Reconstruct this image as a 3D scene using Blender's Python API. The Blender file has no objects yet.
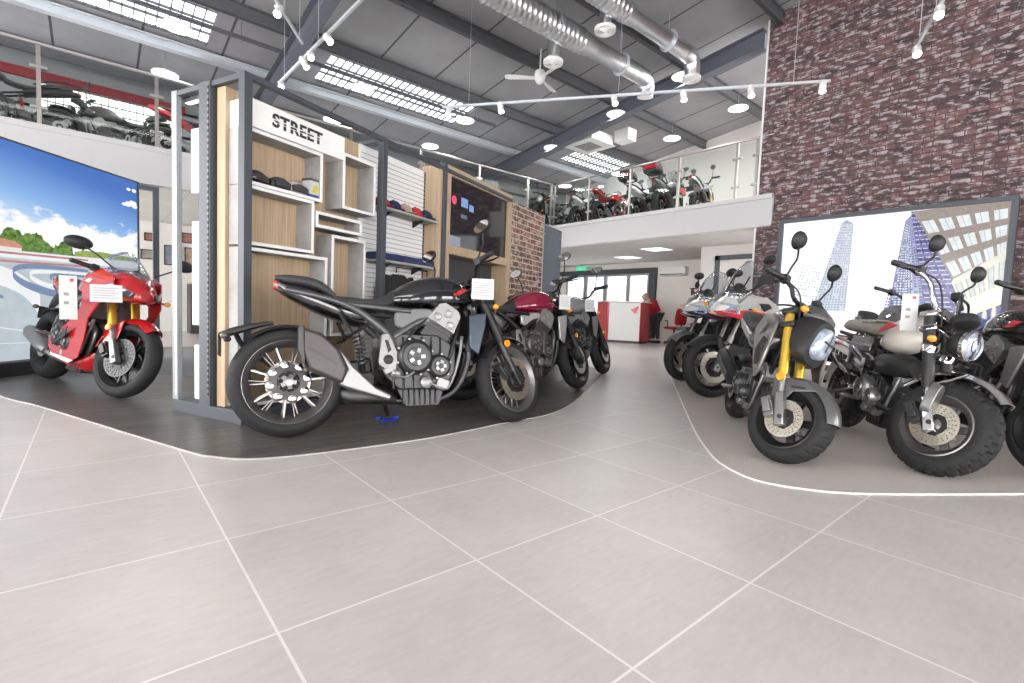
import bpy, bmesh, math, random
from mathutils import Vector, Matrix, Euler
random.seed(7)
PI = math.pi
SC = bpy.context.scene
COL = SC.collection
R = math.radians

# ------------------------------------------------------------------ materials
MATS = {}
def nodes_of(m):
    m.use_nodes = True
    nt = m.node_tree
    return nt, nt.nodes, nt.links, nt.nodes.get('Principled BSDF')

def mat(name, col, rough=0.5, metal=0.0, ns=40.0, na=0.08, bump=0.0, coat=0.0, emit=None, es=0.0, trans=0.0, ior=1.45, alpha=1.0, spec=0.5, stretch=None):
    m = bpy.data.materials.new(name)
    nt, N, L, P = nodes_of(m)
    P.inputs['Roughness'].default_value = rough
    P.inputs['Metallic'].default_value = metal
    P.inputs['Coat Weight'].default_value = coat
    P.inputs['Coat Roughness'].default_value = 0.04
    P.inputs['Transmission Weight'].default_value = trans
    P.inputs['IOR'].default_value = ior
    P.inputs['Alpha'].default_value = alpha
    P.inputs['Specular IOR Level'].default_value = spec
    c = (*col, 1.0)
    P.inputs['Base Color'].default_value = c
    tc = N.new('ShaderNodeTexCoord')
    src = tc.outputs['Object']
    if stretch:
        mp = N.new('ShaderNodeMapping'); mp.inputs['Scale'].default_value = stretch
        L.new(src, mp.inputs['Vector']); src = mp.outputs['Vector']
    nz = N.new('ShaderNodeTexNoise'); nz.inputs['Scale'].default_value = ns; nz.inputs['Detail'].default_value = 4
    L.new(src, nz.inputs['Vector'])
    mx = N.new('ShaderNodeMix'); mx.data_type = 'RGBA'
    mx.inputs[6].default_value = (*[max(0, x*(1-na)) for x in col], 1)
    mx.inputs[7].default_value = (*[min(1, x*(1+na)) for x in col], 1)
    L.new(nz.outputs['Fac'], mx.inputs[0]); L.new(mx.outputs[2], P.inputs['Base Color'])
    if bump:
        b = N.new('ShaderNodeBump'); b.inputs['Strength'].default_value = bump; b.inputs['Distance'].default_value = 0.004
        L.new(nz.outputs['Fac'], b.inputs['Height']); L.new(b.outputs['Normal'], P.inputs['Normal'])
    if emit:
        P.inputs['Emission Color'].default_value = (*emit, 1); P.inputs['Emission Strength'].default_value = es
    MATS[name] = m
    return m

def math_node(N, L, op, a, b=None, c=None):
    n = N.new('ShaderNodeMath'); n.operation = op
    for i, v in enumerate((a, b, c)):
        if v is None: continue
        if isinstance(v, (int, float)): n.inputs[i].default_value = v
        else: L.new(v, n.inputs[i])
    return n.outputs[0]

def ramp(N, L, fac, stops):
    r = N.new('ShaderNodeValToRGB')
    while len(r.color_ramp.elements) < len(stops): r.color_ramp.elements.new(0.5)
    for e, (p, c) in zip(r.color_ramp.elements, stops):
        e.position = p; e.color = (*c, 1)
    L.new(fac, r.inputs[0]); return r.outputs[0]

def mixc(N, L, f, a, b):
    mx = N.new('ShaderNodeMix'); mx.data_type = 'RGBA'
    for k, v in ((0, f), (6, a), (7, b)):
        if isinstance(v, (int, float)): mx.inputs[k].default_value = v
        elif isinstance(v, tuple): mx.inputs[k].default_value = (*v, 1)
        else: L.new(v, mx.inputs[k])
    return mx.outputs[2]

def noise(N, L, vec, scale, detail=4, rough=0.5):
    n = N.new('ShaderNodeTexNoise'); n.inputs['Scale'].default_value = scale; n.inputs['Detail'].default_value = detail; n.inputs['Roughness'].default_value = rough
    L.new(vec, n.inputs['Vector']); return n.outputs['Fac']

def scaled(N, L, vec, s, rot=(0,0,0), loc=(0,0,0)):
    mp = N.new('ShaderNodeMapping'); mp.inputs['Scale'].default_value = s; mp.inputs['Rotation'].default_value = rot; mp.inputs['Location'].default_value = loc
    L.new(vec, mp.inputs['Vector']); return mp.outputs['Vector']

# ------------------------------------------------------------------ mesh builder
class MB:
    def __init__(s, M=None):
        s.v = []; s.f = []; s.mi = []; s.M = M or Matrix()
    def add(s, vs, fs, mi=0, M=None):
        k = len(s.v); T = s.M @ M if M else s.M
        s.v += [tuple(T @ Vector(p)) for p in vs]
        for f in fs: s.f.append([k+i for i in f]); s.mi.append(mi)
        return s
    def box(s, c, d, rot=None, mi=0):
        x, y, z = [q/2 for q in d]
        vs = [(a*x, b*y, e*z) for a in (-1,1) for b in (-1,1) for e in (-1,1)]
        fs = [(0,1,3,2),(4,6,7,5),(0,4,5,1),(2,3,7,6),(0,2,6,4),(1,5,7,3)]
        M = Matrix.Translation(c)
        if rot: M = M @ Euler([R(q) for q in rot]).to_matrix().to_4x4()
        return s.add(vs, fs, mi, M)
    def b2(s, lo, hi, mi=0):
        return s.box([(a+b)/2 for a, b in zip(lo, hi)], [abs(b-a) for a, b in zip(lo, hi)], None, mi)
    def rings(s, rs, mi=0, close=False, cap=True):
        n = len(rs[0]); vs = [p for r in rs for p in r]; fs = []
        m = len(rs)
        for i in range(m if close else m-1):
            a = i*n; b = ((i+1) % m)*n
            for j in range(n):
                fs.append((a+j, a+(j+1) % n, b+(j+1) % n, b+j))
        if cap and not close:
            fs.append(tuple(range(n))[::-1]); fs.append(tuple(range((m-1)*n, m*n)))
        return s.add(vs, fs, mi)
    def tube(s, pts, r, seg=8, smooth=0, mi=0, cap=True, close=False, flat=1.0):
        P = [Vector(p) for p in pts]
        if smooth: P = cr(P, smooth, close)
        n = len(P); rr = r if isinstance(r, (list, tuple)) else None
        up = None; rs = []
        for i in range(n):
            a = P[(i-1) % n] if (close or i > 0) else P[i]; b = P[(i+1) % n] if (close or i < n-1) else P[i]
            t = (b-a).normalized()
            if up is None:
                up = Vector((0,0,1)) if abs(t.z) < 0.9 else Vector((1,0,0))
            u = (up - t*up.dot(t)).normalized(); w = t.cross(u); up = u
            if rr:
                q = i/(n-1)*(len(rr)-1); k = min(int(q), len(rr)-2); ri = rr[k]+(rr[k+1]-rr[k])*(q-k)
            else: ri = r
            rs.append([P[i]+(u*math.cos(2*PI*j/seg)*flat+w*math.sin(2*PI*j/seg))*ri for j in range(seg)])
        return s.rings(rs, mi, close, cap)
    def bar(s, p0, p1, w0, h0, w1=None, h1=None, side=(0,1,0), mi=0):
        p0, p1 = Vector(p0), Vector(p1); t = (p1-p0).normalized(); sd = Vector(side)
        sd = (sd - t*sd.dot(t)).normalized(); u = t.cross(sd)
        w1 = w0 if w1 is None else w1; h1 = h0 if h1 is None else h1
        def q(p, w, h): return [p+sd*w/2+u*h/2, p-sd*w/2+u*h/2, p-sd*w/2-u*h/2, p+sd*w/2-u*h/2]
        return s.rings([q(p0,w0,h0), q(p1,w1,h1)], mi)
    def lathe(s, prof, c=(0,0,0), axis='y', seg=24, mi=0, closed=False, cap=True, a0=0, rotm=None):
        rs = []
        for (r, h) in prof:
            ring = []
            for j in range(seg):
                a = a0+2*PI*j/seg; x, y = r*math.cos(a), r*math.sin(a)
                p = Vector((x, h, y)) if axis == 'y' else (Vector((x, y, h)) if axis == 'z' else Vector((h, x, y)))
                if rotm: p = rotm @ p
                ring.append(p+Vector(c))
            rs.append(ring)
        return s.rings(rs, mi, closed, cap and not closed)
    def cyl(s, p0, p1, r, r1=None, seg=16, mi=0):
        return s.tube([p0, p1], [r, r if r1 is None else r1], seg, 0, mi)
    def prism(s, pts, y0, y1, mi=0, plane='xz'):
        n = len(pts)
        def P(a, b, y): return {'xz': (a, y, b), 'xy': (a, b, y), 'yz': (y, a, b)}[plane]
        vs = [P(a, b, y0) for a, b in pts] + [P(a, b, y1) for a, b in pts]
        fs = [tuple(range(n)), tuple(range(n, 2*n))[::-1]] + [(j, (j+1) % n, n+(j+1) % n, n+j) for j in range(n)]
        return s.add(vs, fs, mi)
    def plate(s, pts, th, mi=0, d=(0,1,0)):
        n = len(pts); D = Vector(d)*th
        vs = [Vector(p) for p in pts] + [Vector(p)-D for p in pts]
        fs = [tuple(range(n)), tuple(range(n, 2*n))[::-1]] + [(j, (j+1) % n, n+(j+1) % n, n+j) for j in range(n)]
        return s.add(vs, fs, mi)
    def ball(s, c, r, seg=14, nr=8, sc=(1,1,1), mi=0, rot=None):
        pr = []
        for i in range(nr+1):
            a = -PI/2+PI*i/nr; pr.append((max(1e-4, math.cos(a)), math.sin(a)))
        rs = []
        Q = Euler([R(q) for q in rot]).to_matrix() if rot else Matrix.Identity(3)
        for (q, h) in pr:
            rs.append([Vector(c)+Q @ Vector((q*math.cos(2*PI*j/seg)*r*sc[0], q*math.sin(2*PI*j/seg)*r*sc[1], h*r*sc[2])) for j in range(seg)])
        return s.rings(rs, mi)
    def loft(s, secs, n=20, mi=0, smooth=3):
        """sections (x, z0, z1, half width low, half width high, exponent[, y centre])"""
        if smooth:
            L_ = [Vector(list(q[:4])).to_4d() if False else q for q in secs]
            secs = crn([list(q)+[0]*(7-len(q)) for q in L_], smooth)
        rs = []
        for q in secs:
            x, z0, z1, wb, wt, e = q[:6]; yc = q[6] if len(q) > 6 else 0
            zc, hh = (z0+z1)/2, (z1-z0)/2; ring = []
            for j in range(n):
                a = 2*PI*j/n; ca, sa = math.cos(a), math.sin(a)
                yy = math.copysign(abs(ca)**(2/e), ca); zz = math.copysign(abs(sa)**(2/e), sa)
                k = (zz+1)/2; w = wb+(wt-wb)*k
                ring.append((x, yc+yy*w, zc+zz*hh))
            rs.append(ring)
        return s.rings(rs, mi)
    def build(s, name, m, parent=None, bev=0.0, seg=2, smooth=True, ang=40, sub=0, solid=0.0, mirror=False, loc=None):
        me = bpy.data.meshes.new(name)
        me.from_pydata(s.v, [], s.f)
        ms = m if isinstance(m, (list, tuple)) else [m]
        for q in ms: me.materials.append(q)
        if len(ms) > 1: me.polygons.foreach_set('material_index', s.mi)
        b = bmesh.new(); b.from_mesh(me)
        bmesh.ops.remove_doubles(b, verts=b.verts, dist=1e-6)
        bmesh.ops.recalc_face_normals(b, faces=b.faces)
        b.to_mesh(me); b.free()
        if smooth:
            me.polygons.foreach_set('use_smooth', [True]*len(me.polygons))
            me.set_sharp_from_angle(angle=R(ang))
        o = bpy.data.objects.new(name, me); COL.objects.link(o)
        if parent: o.parent = parent
        if loc: o.location = loc
        if solid:
            k = o.modifiers.new('Solid', 'SOLIDIFY'); k.thickness = solid; k.offset = 0
        if bev:
            k = o.modifiers.new('Bevel', 'BEVEL'); k.width = bev; k.segments = seg; k.limit_method = 'ANGLE'; k.angle_limit = R(35); k.harden_normals = False
        if sub:
            k = o.modifiers.new('Sub', 'SUBSURF'); k.levels = sub; k.render_levels = sub
        return o

def cr(P, k, close=False):
    out = []; n = len(P)
    for i in range(n if close else n-1):
        p1, p2 = P[i], P[(i+1) % n]
        p0 = P[(i-1) % n] if (close or i > 0) else p1*2-p2
        p3 = P[(i+2) % n] if (close or i+2 < n) else p2*2-p1
        for j in range(k):
            t = j/k
            out.append(0.5*((2*p1)+(p2-p0)*t+(2*p0-5*p1+4*p2-p3)*t*t+(3*p1-p0-3*p2+p3)*t**3))
    if not close: out.append(P[-1])
    return out
def crn(S, k):
    out = []; n = len(S)
    for i in range(n-1):
        p1, p2 = S[i], S[i+1]
        p0 = S[i-1] if i > 0 else [2*a-b for a, b in zip(p1, p2)]
        p3 = S[i+2] if i+2 < n else [2*b-a for a, b in zip(p1, p2)]
        for j in range(k):
            t = j/k
            out.append([0.5*(2*b+(c-a)*t+(2*a-5*b+4*c-d)*t*t+(3*b-a-3*c+d)*t**3) for a, b, c, d in zip(p0, p1, p2, p3)])
    out.append(S[-1]); return out

def tag(o, label, cat, group=None, kind=None):
    if label: o['label'] = label
    if cat: o['category'] = cat
    if group: o['group'] = group
    if kind: o['kind'] = kind
    return o
def thing(name, label, cat, loc=(0,0,0), rot=(0,0,0), group=None):
    o = bpy.data.objects.new(name, None); COL.objects.link(o)
    o.empty_display_size = 0.1
    o.location = loc; o.rotation_euler = rot
    return tag(o, label, cat, group)
def struct(name, mb, m, label=None, **kw):
    o = mb.build(name, m, **kw); o['kind'] = 'structure'
    if label: o['label'] = label
    return o
def dup(o, label=None, loc=None, rot=None, parent=None):
    c = o.copy(); COL.objects.link(c)
    if parent: c.parent = parent
    if label: c['label'] = label
    if loc is not None: c.location = loc
    if rot is not None: c.rotation_euler = rot
    for ch in list(o.children): dup(ch, parent=c)
    return c
# ------------------------------------------------------------------ common materials
white = mat('white_paint', (.80,.80,.80), .6, ns=12, na=.02)
offwhite = mat('warm_white_paint', (.74,.72,.70), .65, ns=9, na=.03)
slate = mat('slate_grey_metal', (.075,.085,.10), .45, .3, ns=60, na=.06)
steel = mat('blue_grey_steel', (.125,.135,.165), .5, .2, ns=20, na=.12)
purlin_m = mat('dark_galvanised_steel', (.13,.135,.145), .5, .4, ns=14, na=.18)
bright_steel = mat('bright_galvanised_steel', (.62,.66,.70), .35, .5, ns=18, na=.1)
stainless = mat('brushed_stainless', (.42,.40,.385), .32, 1.0, ns=120, na=.08)
ductm = mat('spiral_duct_metal', (.72,.73,.75), .3, 1.0, ns=16, na=.12)
black_plastic = mat('black_plastic', (.018,.018,.02), .5, ns=90, na=.2)
grey_plastic = mat('grey_plastic', (.16,.165,.17), .5, ns=70, na=.1)
white_plastic = mat('white_plastic', (.82,.82,.81), .4, ns=50, na=.02)
lamp_glow = mat('lamp_glow', (1,1,1), .4, emit=(1,.97,.92), es=12)
bay_glow = mat('bay_light_glow', (1,1,1), .4, emit=(1,.99,.97), es=4)
led_glow = mat('led_strip_glow', (1,1,1), .4, emit=(1,.97,.93), es=.9)
red_paint = mat('red_gloss_laminate', (.52,.02,.03), .3, ns=30, na=.06, coat=.3)
red_fabric = mat('red_fabric', (.42,.02,.03), .85, ns=160, na=.25, bump=.3)
paper = mat('white_card', (.56,.56,.56), .6, ns=60, na=.02)
ink = mat('grey_ink', (.25,.25,.27), .7)
red_ink = mat('red_ink', (.55,.05,.06), .7)

def glass_mat(name='clear_balustrade_glass', tint=(.93,.96,.95), f0=.014, rough=.02):
    m = bpy.data.materials.new(name); nt, N, L, P = nodes_of(m)
    out = N['Material Output']
    t = N.new('ShaderNodeBsdfTransparent'); t.inputs['Color'].default_value = (*tint,1)
    g = N.new('ShaderNodeBsdfGlossy'); g.inputs['Roughness'].default_value = .02
    fr = N.new('ShaderNodeLayerWeight'); fr.inputs['Blend'].default_value = .5; pw = math_node(N, L, 'POWER', fr.outputs['Facing'], 5.0); pw = math_node(N, L, 'MULTIPLY_ADD', pw, .8, f0)
    mx = N.new('ShaderNodeMixShader'); L.new(pw, mx.inputs[0]); L.new(t.outputs[0], mx.inputs[1]); L.new(g.outputs[0], mx.inputs[2])
    L.new(mx.outputs[0], out.inputs['Surface']); return m
glass = glass_mat()

def tile_mat():
    m = bpy.data.materials.new('porcelain_floor_tile'); nt, N, L, P = nodes_of(m)
    tc = N.new('ShaderNodeTexCoord'); v = tc.outputs['Object']
    sx = N.new('ShaderNodeSeparateXYZ'); L.new(v, sx.inputs[0])
    def line(s, off, step):
        a = math_node(N, L, 'SUBTRACT', s, off); a = math_node(N, L, 'DIVIDE', a, step)
        f = math_node(N, L, 'FRACT', a); f = math_node(N, L, 'SUBTRACT', f, .5); f = math_node(N, L, 'ABSOLUTE', f)
        return math_node(N, L, 'GREATER_THAN', f, .5-.0035/step), math_node(N, L, 'FLOOR', a)
    l1, i1 = line(sx.outputs[0], -.2596-.0035, .5934)
    l2, i2 = line(sx.outputs[1], 2.424-.0035, .6005)
    g = math_node(N, L, 'MAXIMUM', l1, l2)
    cx = N.new('ShaderNodeCombineXYZ'); L.new(i1, cx.inputs[0]); L.new(i2, cx.inputs[1])
    wn = N.new('ShaderNodeTexWhiteNoise'); L.new(cx.outputs[0], wn.inputs['Vector'])
    ad = N.new('ShaderNodeVectorMath'); ad.operation = 'ADD'; L.new(v, ad.inputs[0])
    s9 = N.new('ShaderNodeVectorMath'); s9.operation = 'SCALE'; s9.inputs['Scale'].default_value = 9; L.new(wn.outputs['Color'], s9.inputs[0]); L.new(s9.outputs[0], ad.inputs[1])
    n1 = noise(N, L, ad.outputs[0], 2.2, 6, .6); n2 = noise(N, L, scaled(N, L, ad.outputs[0], (14, 50, 20)), 1.0, 5, .65)
    c = ramp(N, L, n1, [(.28, (.485,.452,.435)), (.72, (.645,.608,.585))])
    c2 = ramp(N, L, n2, [(.3, (.48,.45,.432)), (.7, (.62,.585,.563))])
    c = mixc(N, L, .4, c, c2)
    c = mixc(N, L, g, c, (.80,.765,.745))
    L.new(c, P.inputs['Base Color'])
    rr = ramp(N, L, n1, [(.2, (.27,)*3), (.8, (.36,)*3)]); rg = mixc(N, L, g, rr, (.6,.6,.6))
    L.new(rg, P.inputs['Roughness'])
    b = N.new('ShaderNodeBump'); b.inputs['Strength'].default_value = .04; b.inputs['Distance'].default_value = .002
    L.new(n2, b.inputs['Height']); L.new(b.outputs[0], P.inputs['Normal'])
    return m
def vinyl_mat():
    m = bpy.data.materials.new('dark_wood_vinyl'); nt, N, L, P = nodes_of(m)
    tc = N.new('ShaderNodeTexCoord'); v = tc.outputs['Object']
    bk = N.new('ShaderNodeTexBrick'); L.new(v, bk.inputs['Vector']); bk.inputs['Scale'].default_value = 1
    bk.inputs['Brick Width'].default_value = 1.2; bk.inputs['Row Height'].default_value = .18; bk.inputs['Mortar Size'].default_value = .0015
    bk.inputs['Color1'].default_value = (.095,.089,.086,1); bk.inputs['Color2'].default_value = (.14,.132,.127,1); bk.inputs['Mortar'].default_value = (.02,.02,.02,1)
    n = noise(N, L, scaled(N, L, v, (2.5, 28, 10)), 1.0, 6, .65)
    c2 = ramp(N, L, n, [(.3, (.45,.43,.42)), (.72, (1.5,1.48,1.46))])
    mx = N.new('ShaderNodeMix'); mx.data_type = 'RGBA'; mx.blend_type = 'MULTIPLY'; mx.inputs[0].default_value = 1
    L.new(bk.outputs['Color'], mx.inputs[6]); L.new(c2, mx.inputs[7]); L.new(mx.outputs[2], P.inputs['Base Color'])
    P.inputs['Roughness'].default_value = .36
    b = N.new('ShaderNodeBump'); b.inputs['Strength'].default_value = .12; b.inputs['Distance'].default_value = .002; L.new(n, b.inputs['Height']); L.new(b.outputs[0], P.inputs['Normal'])
    return m
def carpet_mat(name, a, b_, sc=220):
    m = bpy.data.materials.new(name); nt, N, L, P = nodes_of(m)
    tc = N.new('ShaderNodeTexCoord'); v = tc.outputs['Object']
    n = noise(N, L, v, sc, 3, .7); n2 = noise(N, L, v, 3.0, 4, .6)
    c = ramp(N, L, n, [(.33, a), (.67, b_)])
    c = mixc(N, L, math_node(N, L, 'MULTIPLY', n2, .3), c, tuple(q*.7 for q in b_))
    L.new(c, P.inputs['Base Color']); P.inputs['Roughness'].default_value = .95; P.inputs['Specular IOR Level'].default_value = .15
    b = N.new('ShaderNodeBump'); b.inputs['Strength'].default_value = .5; b.inputs['Distance'].default_value = .004; L.new(n, b.inputs['Height']); L.new(b.outputs[0], P.inputs['Normal'])
    return m
def brick_mat(name, ax, w, h, c1, c2, mortar, fleck, famt, off=(0,0)):
    m = bpy.data.materials.new(name); nt, N, L, P = nodes_of(m)
    tc = N.new('ShaderNodeTexCoord'); sx = N.new('ShaderNodeSeparateXYZ'); L.new(tc.outputs['Object'], sx.inputs[0])
    cx = N.new('ShaderNodeCombineXYZ'); L.new(sx.outputs[ax], cx.inputs[0]); L.new(sx.outputs[2], cx.inputs[1])
    v = cx.outputs[0]
    bk = N.new('ShaderNodeTexBrick'); L.new(v, bk.inputs['Vector']); bk.inputs['Scale'].default_value = 1
    bk.inputs['Brick Width'].default_value = w; bk.inputs['Row Height'].default_value = h; bk.inputs['Mortar Size'].default_value = .007; bk.inputs['Mortar Smooth'].default_value = .3
    bk.inputs['Color1'].default_value = (*c1,1); bk.inputs['Color2'].default_value = (*c2,1); bk.inputs['Mortar'].default_value = (*mortar,1)
    # a second tone from each brick's own cell
    row = math_node(N, L, 'FLOOR', math_node(N, L, 'DIVIDE', sx.outputs[2], h))
    sh = math_node(N, L, 'MULTIPLY', math_node(N, L, 'MODULO', row, 2), w*.5)
    colu = math_node(N, L, 'FLOOR', math_node(N, L, 'DIVIDE', math_node(N, L, 'ADD', sx.outputs[ax], sh), w))
    cc = N.new('ShaderNodeCombineXYZ'); L.new(row, cc.inputs[0]); L.new(colu, cc.inputs[1])
    wn = N.new('ShaderNodeTexWhiteNoise'); L.new(cc.outputs[0], wn.inputs['Vector'])
    tone = ramp(N, L, wn.outputs['Value'], [(0, (.45,.45,.5)), (.25, (.8,.75,.75)), (.6, (1.05,.95,.92)), (1, (1.55,1.25,1.15))])
    mx = N.new('ShaderNodeMix'); mx.data_type = 'RGBA'; mx.blend_type = 'MULTIPLY'; mx.inputs[0].default_value = 1
    L.new(bk.outputs['Color'], mx.inputs[6]); L.new(tone, mx.inputs[7])
    n = noise(N, L, scaled(N, L, v, (7.5, 15, 1)), 1.0, 5, .6)
    f = ramp(N, L, n, [(.50, (0,0,0)), (.60, (famt,)*3)])
    c = mixc(N, L, f, mx.outputs[2], fleck)
    c = mixc(N, L, bk.outputs['Fac'], c, mortar)
    L.new(c, P.inputs['Base Color']); P.inputs['Roughness'].default_value = .85
    hh = math_node(N, L, 'SUBTRACT', math_node(N, L, 'MULTIPLY', n, .5), bk.outputs['Fac'])
    b = N.new('ShaderNodeBump'); b.inputs['Strength'].default_value = .7; b.inputs['Distance'].default_value = .012; L.new(hh, b.inputs['Height']); L.new(b.outputs[0], P.inputs['Normal'])
    return m
def wood_mat(name, a, b_, grain=(60,60,2.2), plank=None, rough=.5):
    m = bpy.data.materials.new(name); nt, N, L, P = nodes_of(m)
    tc = N.new('ShaderNodeTexCoord'); v = tc.outputs['Object']
    n1 = noise(N, L, scaled(N, L, v, grain), 1.0, 6, .6); n2 = noise(N, L, scaled(N, L, v, tuple(g*.12 for g in grain)), 1.0, 3, .5)
    c = ramp(N, L, n1, [(.3, a), (.7, b_)])
    c = mixc(N, L, math_node(N, L, 'MULTIPLY', n2, .5), c, tuple(q*.62 for q in a))
    L.new(c, P.inputs['Base Color']); P.inputs['Roughness'].default_value = rough
    b = N.new('ShaderNodeBump'); b.inputs['Strength'].default_value = .15; b.inputs['Distance'].default_value = .002; L.new(n1, b.inputs['Height']); L.new(b.outputs[0], P.inputs['Normal'])
    return m
def concrete_mat(name, a, b_):
    m = bpy.data.materials.new(name); nt, N, L, P = nodes_of(m)
    tc = N.new('ShaderNodeTexCoord'); v = tc.outputs['Object']
    n1 = noise(N, L, v, 7, 7, .65); n2 = noise(N, L, v, 60, 4, .6)
    c = ramp(N, L, n1, [(.3, a), (.7, b_)]); c = mixc(N, L, math_node(N, L, 'MULTIPLY', n2, .3), c, tuple(q*.7 for q in a))
    L.new(c, P.inputs['Base Color']); P.inputs['Roughness'].default_value = .7
    return m
def roof_mat():
    m = bpy.data.materials.new('grey_roof_liner_panels'); nt, N, L, P = nodes_of(m)
    tc = N.new('ShaderNodeTexCoord'); v = tc.outputs['Object']
    sx = N.new('ShaderNodeSeparateXYZ'); L.new(v, sx.inputs[0])
    f = math_node(N, L, 'ABSOLUTE', math_node(N, L, 'SUBTRACT', math_node(N, L, 'FRACT', math_node(N, L, 'DIVIDE', math_node(N, L, 'SUBTRACT', sx.outputs[0], 4.36-.61), 1.22)), .5))
    g = math_node(N, L, 'LESS_THAN', f, .016)
    n = noise(N, L, v, 1.3, 4, .5)
    c = ramp(N, L, n, [(.3, (.25,.25,.26)), (.7, (.31,.31,.32))])
    c = mixc(N, L, g, c, (.06,.06,.07))
    L.new(c, P.inputs['Base Color']); P.inputs['Roughness'].default_value = .6
    return m
def ceil_tile_mat():
    m = bpy.data.materials.new('suspended_ceiling_tiles'); nt, N, L, P = nodes_of(m)
    tc = N.new('ShaderNodeTexCoord'); v = tc.outputs['Object']
    bk = N.new('ShaderNodeTexBrick'); L.new(v, bk.inputs['Vector']); bk.inputs['Scale'].default_value = 1; bk.offset = 0
    bk.inputs['Brick Width'].default_value = .6; bk.inputs['Row Height'].default_value = .6; bk.inputs['Mortar Size'].default_value = .008
    bk.inputs['Color1'].default_value = (.70,.69,.67,1); bk.inputs['Color2'].default_value = (.66,.65,.63,1); bk.inputs['Mortar'].default_value = (.52,.52,.51,1)
    L.new(bk.outputs['Color'], P.inputs['Base Color']); P.inputs['Roughness'].default_value = .8
    return m
tile = tile_mat(); vinyl = vinyl_mat()
tan_carpet = carpet_mat('taupe_carpet', (.36,.325,.30), (.62,.575,.54))
grey_carpet = carpet_mat('grey_carpet', (.16,.16,.165), (.34,.34,.35))
brick_big = brick_mat('dark_multi_brick', 1, .23, .075, (.105,.063,.066), (.140,.088,.088), (.065,.055,.060), (.42,.37,.39), .85)
brick_small = brick_mat('red_slip_brick', 0, .215, .072, (.15,.080,.062), (.22,.125,.095), (.55,.49,.43), (.52,.44,.38), .75)
oak = wood_mat('light_oak', (.42,.30,.19), (.64,.49,.345))
concrete = concrete_mat('concrete_laminate', (.32,.32,.315), (.48,.475,.465))
roofm = roof_mat(); ceil_tile = ceil_tile_mat()
skylight_m = mat('skylight_panel', (.9,.9,.9), .4, emit=(.95,.98,1.0), es=1.5)
daywin = mat('daylit_window_pane', (.9,.9,.9), .2, emit=(.97,.99,1), es=1.0)

# ------------------------------------------------------------------ the shell
def roofz(y): return 6.8-.12*y
m = MB().b2((-7,-7,-.1),(14,14.3,0)); struct('floor', m, tile)
XG, YB = 13.5, 13.1
# left and right display floors: flush areas a few millimetres proud of the tile
c_, s_ = math.cos(R(40.37)), math.sin(R(40.37))
def tow(x, y): return (x*c_+y*s_, -x*s_+y*c_)
def poly_floor(name, pts, m, z0=.0005, z1=.004):
    b = MB().prism(pts, z0, z1, plane='xy'); return struct(name, b, m, smooth=False)
def smooth_pts(pts, k=6): return [(p.x, p.y) for p in cr([Vector((a,b,0)) for a,b in pts], k)]
ledge = smooth_pts([tow(*p) for p in [(-6.2,5.0),(-3.881,3.707),(-3.267,3.4),(-1.768,2.579),(-1.484,2.455),(-1.262,2.450),(-.959,2.614),(-.48,2.979),(-.062,3.424),(.321,3.831),(.595,4.447),(.86,5.35),(1.306,6.794)]])
poly_floor('floor_vinyl', ledge+[tow(1.0,8.5), tow(-5,7.0)], vinyl)
redge = smooth_pts([tow(*p) for p in [(2.45,7.653),(2.05,6.2),(1.707,4.902),(1.331,3.473),(1.20,2.85),(1.189,2.62),(1.24,2.43),(1.40,2.325),(1.705,2.285),(2.533,2.369),(3.4,2.47)]])
rarea = redge+[tow(5.5,2.7), (9.4,-3.2), (9.4,4.1), (8.6,4.25)]
poly_floor('floor_carpet', rarea, tan_carpet)
poly_floor('floor_carpet', [tow(-6.2,5.1), tow(-4.3,5.15), tow(-2.6,4.85), tow(-2.2,4.3), tow(-1.2,5.6), (1.6,9.5), (-3.6,9.5)], grey_carpet, .0045, .007)
def strip(name, line, w, m, z=.006, s=1):
    L_ = []; P = [Vector((a,b,0)) for a,b in line]
    out = []
    for i,p in enumerate(P):
        t = (P[min(i+1,len(P)-1)]-P[max(i-1,0)]).normalized(); n = Vector((-t.y,t.x,0))*s
        out.append((p, p+n*w))
    rs = [[(a.x,a.y,0),(b.x,b.y,0),(b.x,b.y,z),(a.x,a.y,z)] for a,b in out]
    return struct(name, MB().rings(rs), m, smooth=False)
trim_white = mat('white_floor_trim', (.80,.79,.78), .45)
strip('trim_1', redge, .010, trim_white, .006, -1)
strip('trim_2', ledge, .008, mat('grey_floor_trim', (.42,.40,.39), .4), .006, -1)

# big brick wall with the gable beyond, roof and mezzanine
m = MB().b2((9.45,-7,0),(9.75,4.2,roofz(-7))); struct('wall_right', m, brick_big, 'tall wall of dark mottled brick on the right')
m = MB().b2((9.42,4.2,0),(9.78,4.225,6.25)); struct('trim_3', m, white)
m = MB().prism([(2.0,0),(14.3,0),(14.3,roofz(14.3)+.1),(2.0,roofz(2)+.1)], XG, XG+.2, plane='yz')
struct('wall_back', m, mat('gable_white', (.78,.76,.72), .7, ns=3, na=.03))
m = MB().b2((-4,YB,3.08),(XG,YB+.15,4.3)); m.b2((-4,YB,4.75),(XG,YB+.15,5.3)); m.b2((1.5,YB,4.25),(XG,YB+.15,4.8)); m.b2((-4,YB,4.25),(-.75,YB+.15,4.8))
struct('wall_left_upper', m, mat('mid_grey_lining', (.22,.225,.235), .7, ns=4, na=.06))
m = MB().b2((-4,14.1,0),(XG,14.25,2.55)); struct('wall_left', m, offwhite)
tag(MB().b2((-2.6,YB-.035,4.76),(1.55,YB-.001,4.93)).build('fascia_band', mat('dark_red_band', (.20,.012,.02), .6)), 'dark red horizontal band above the windows on the upper left wall', 'fascia')
m = MB().b2((-.75,YB+.03,4.25),(1.5,YB+.06,4.75)); w1 = struct('window_1', m, daywin)
m = MB()
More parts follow.
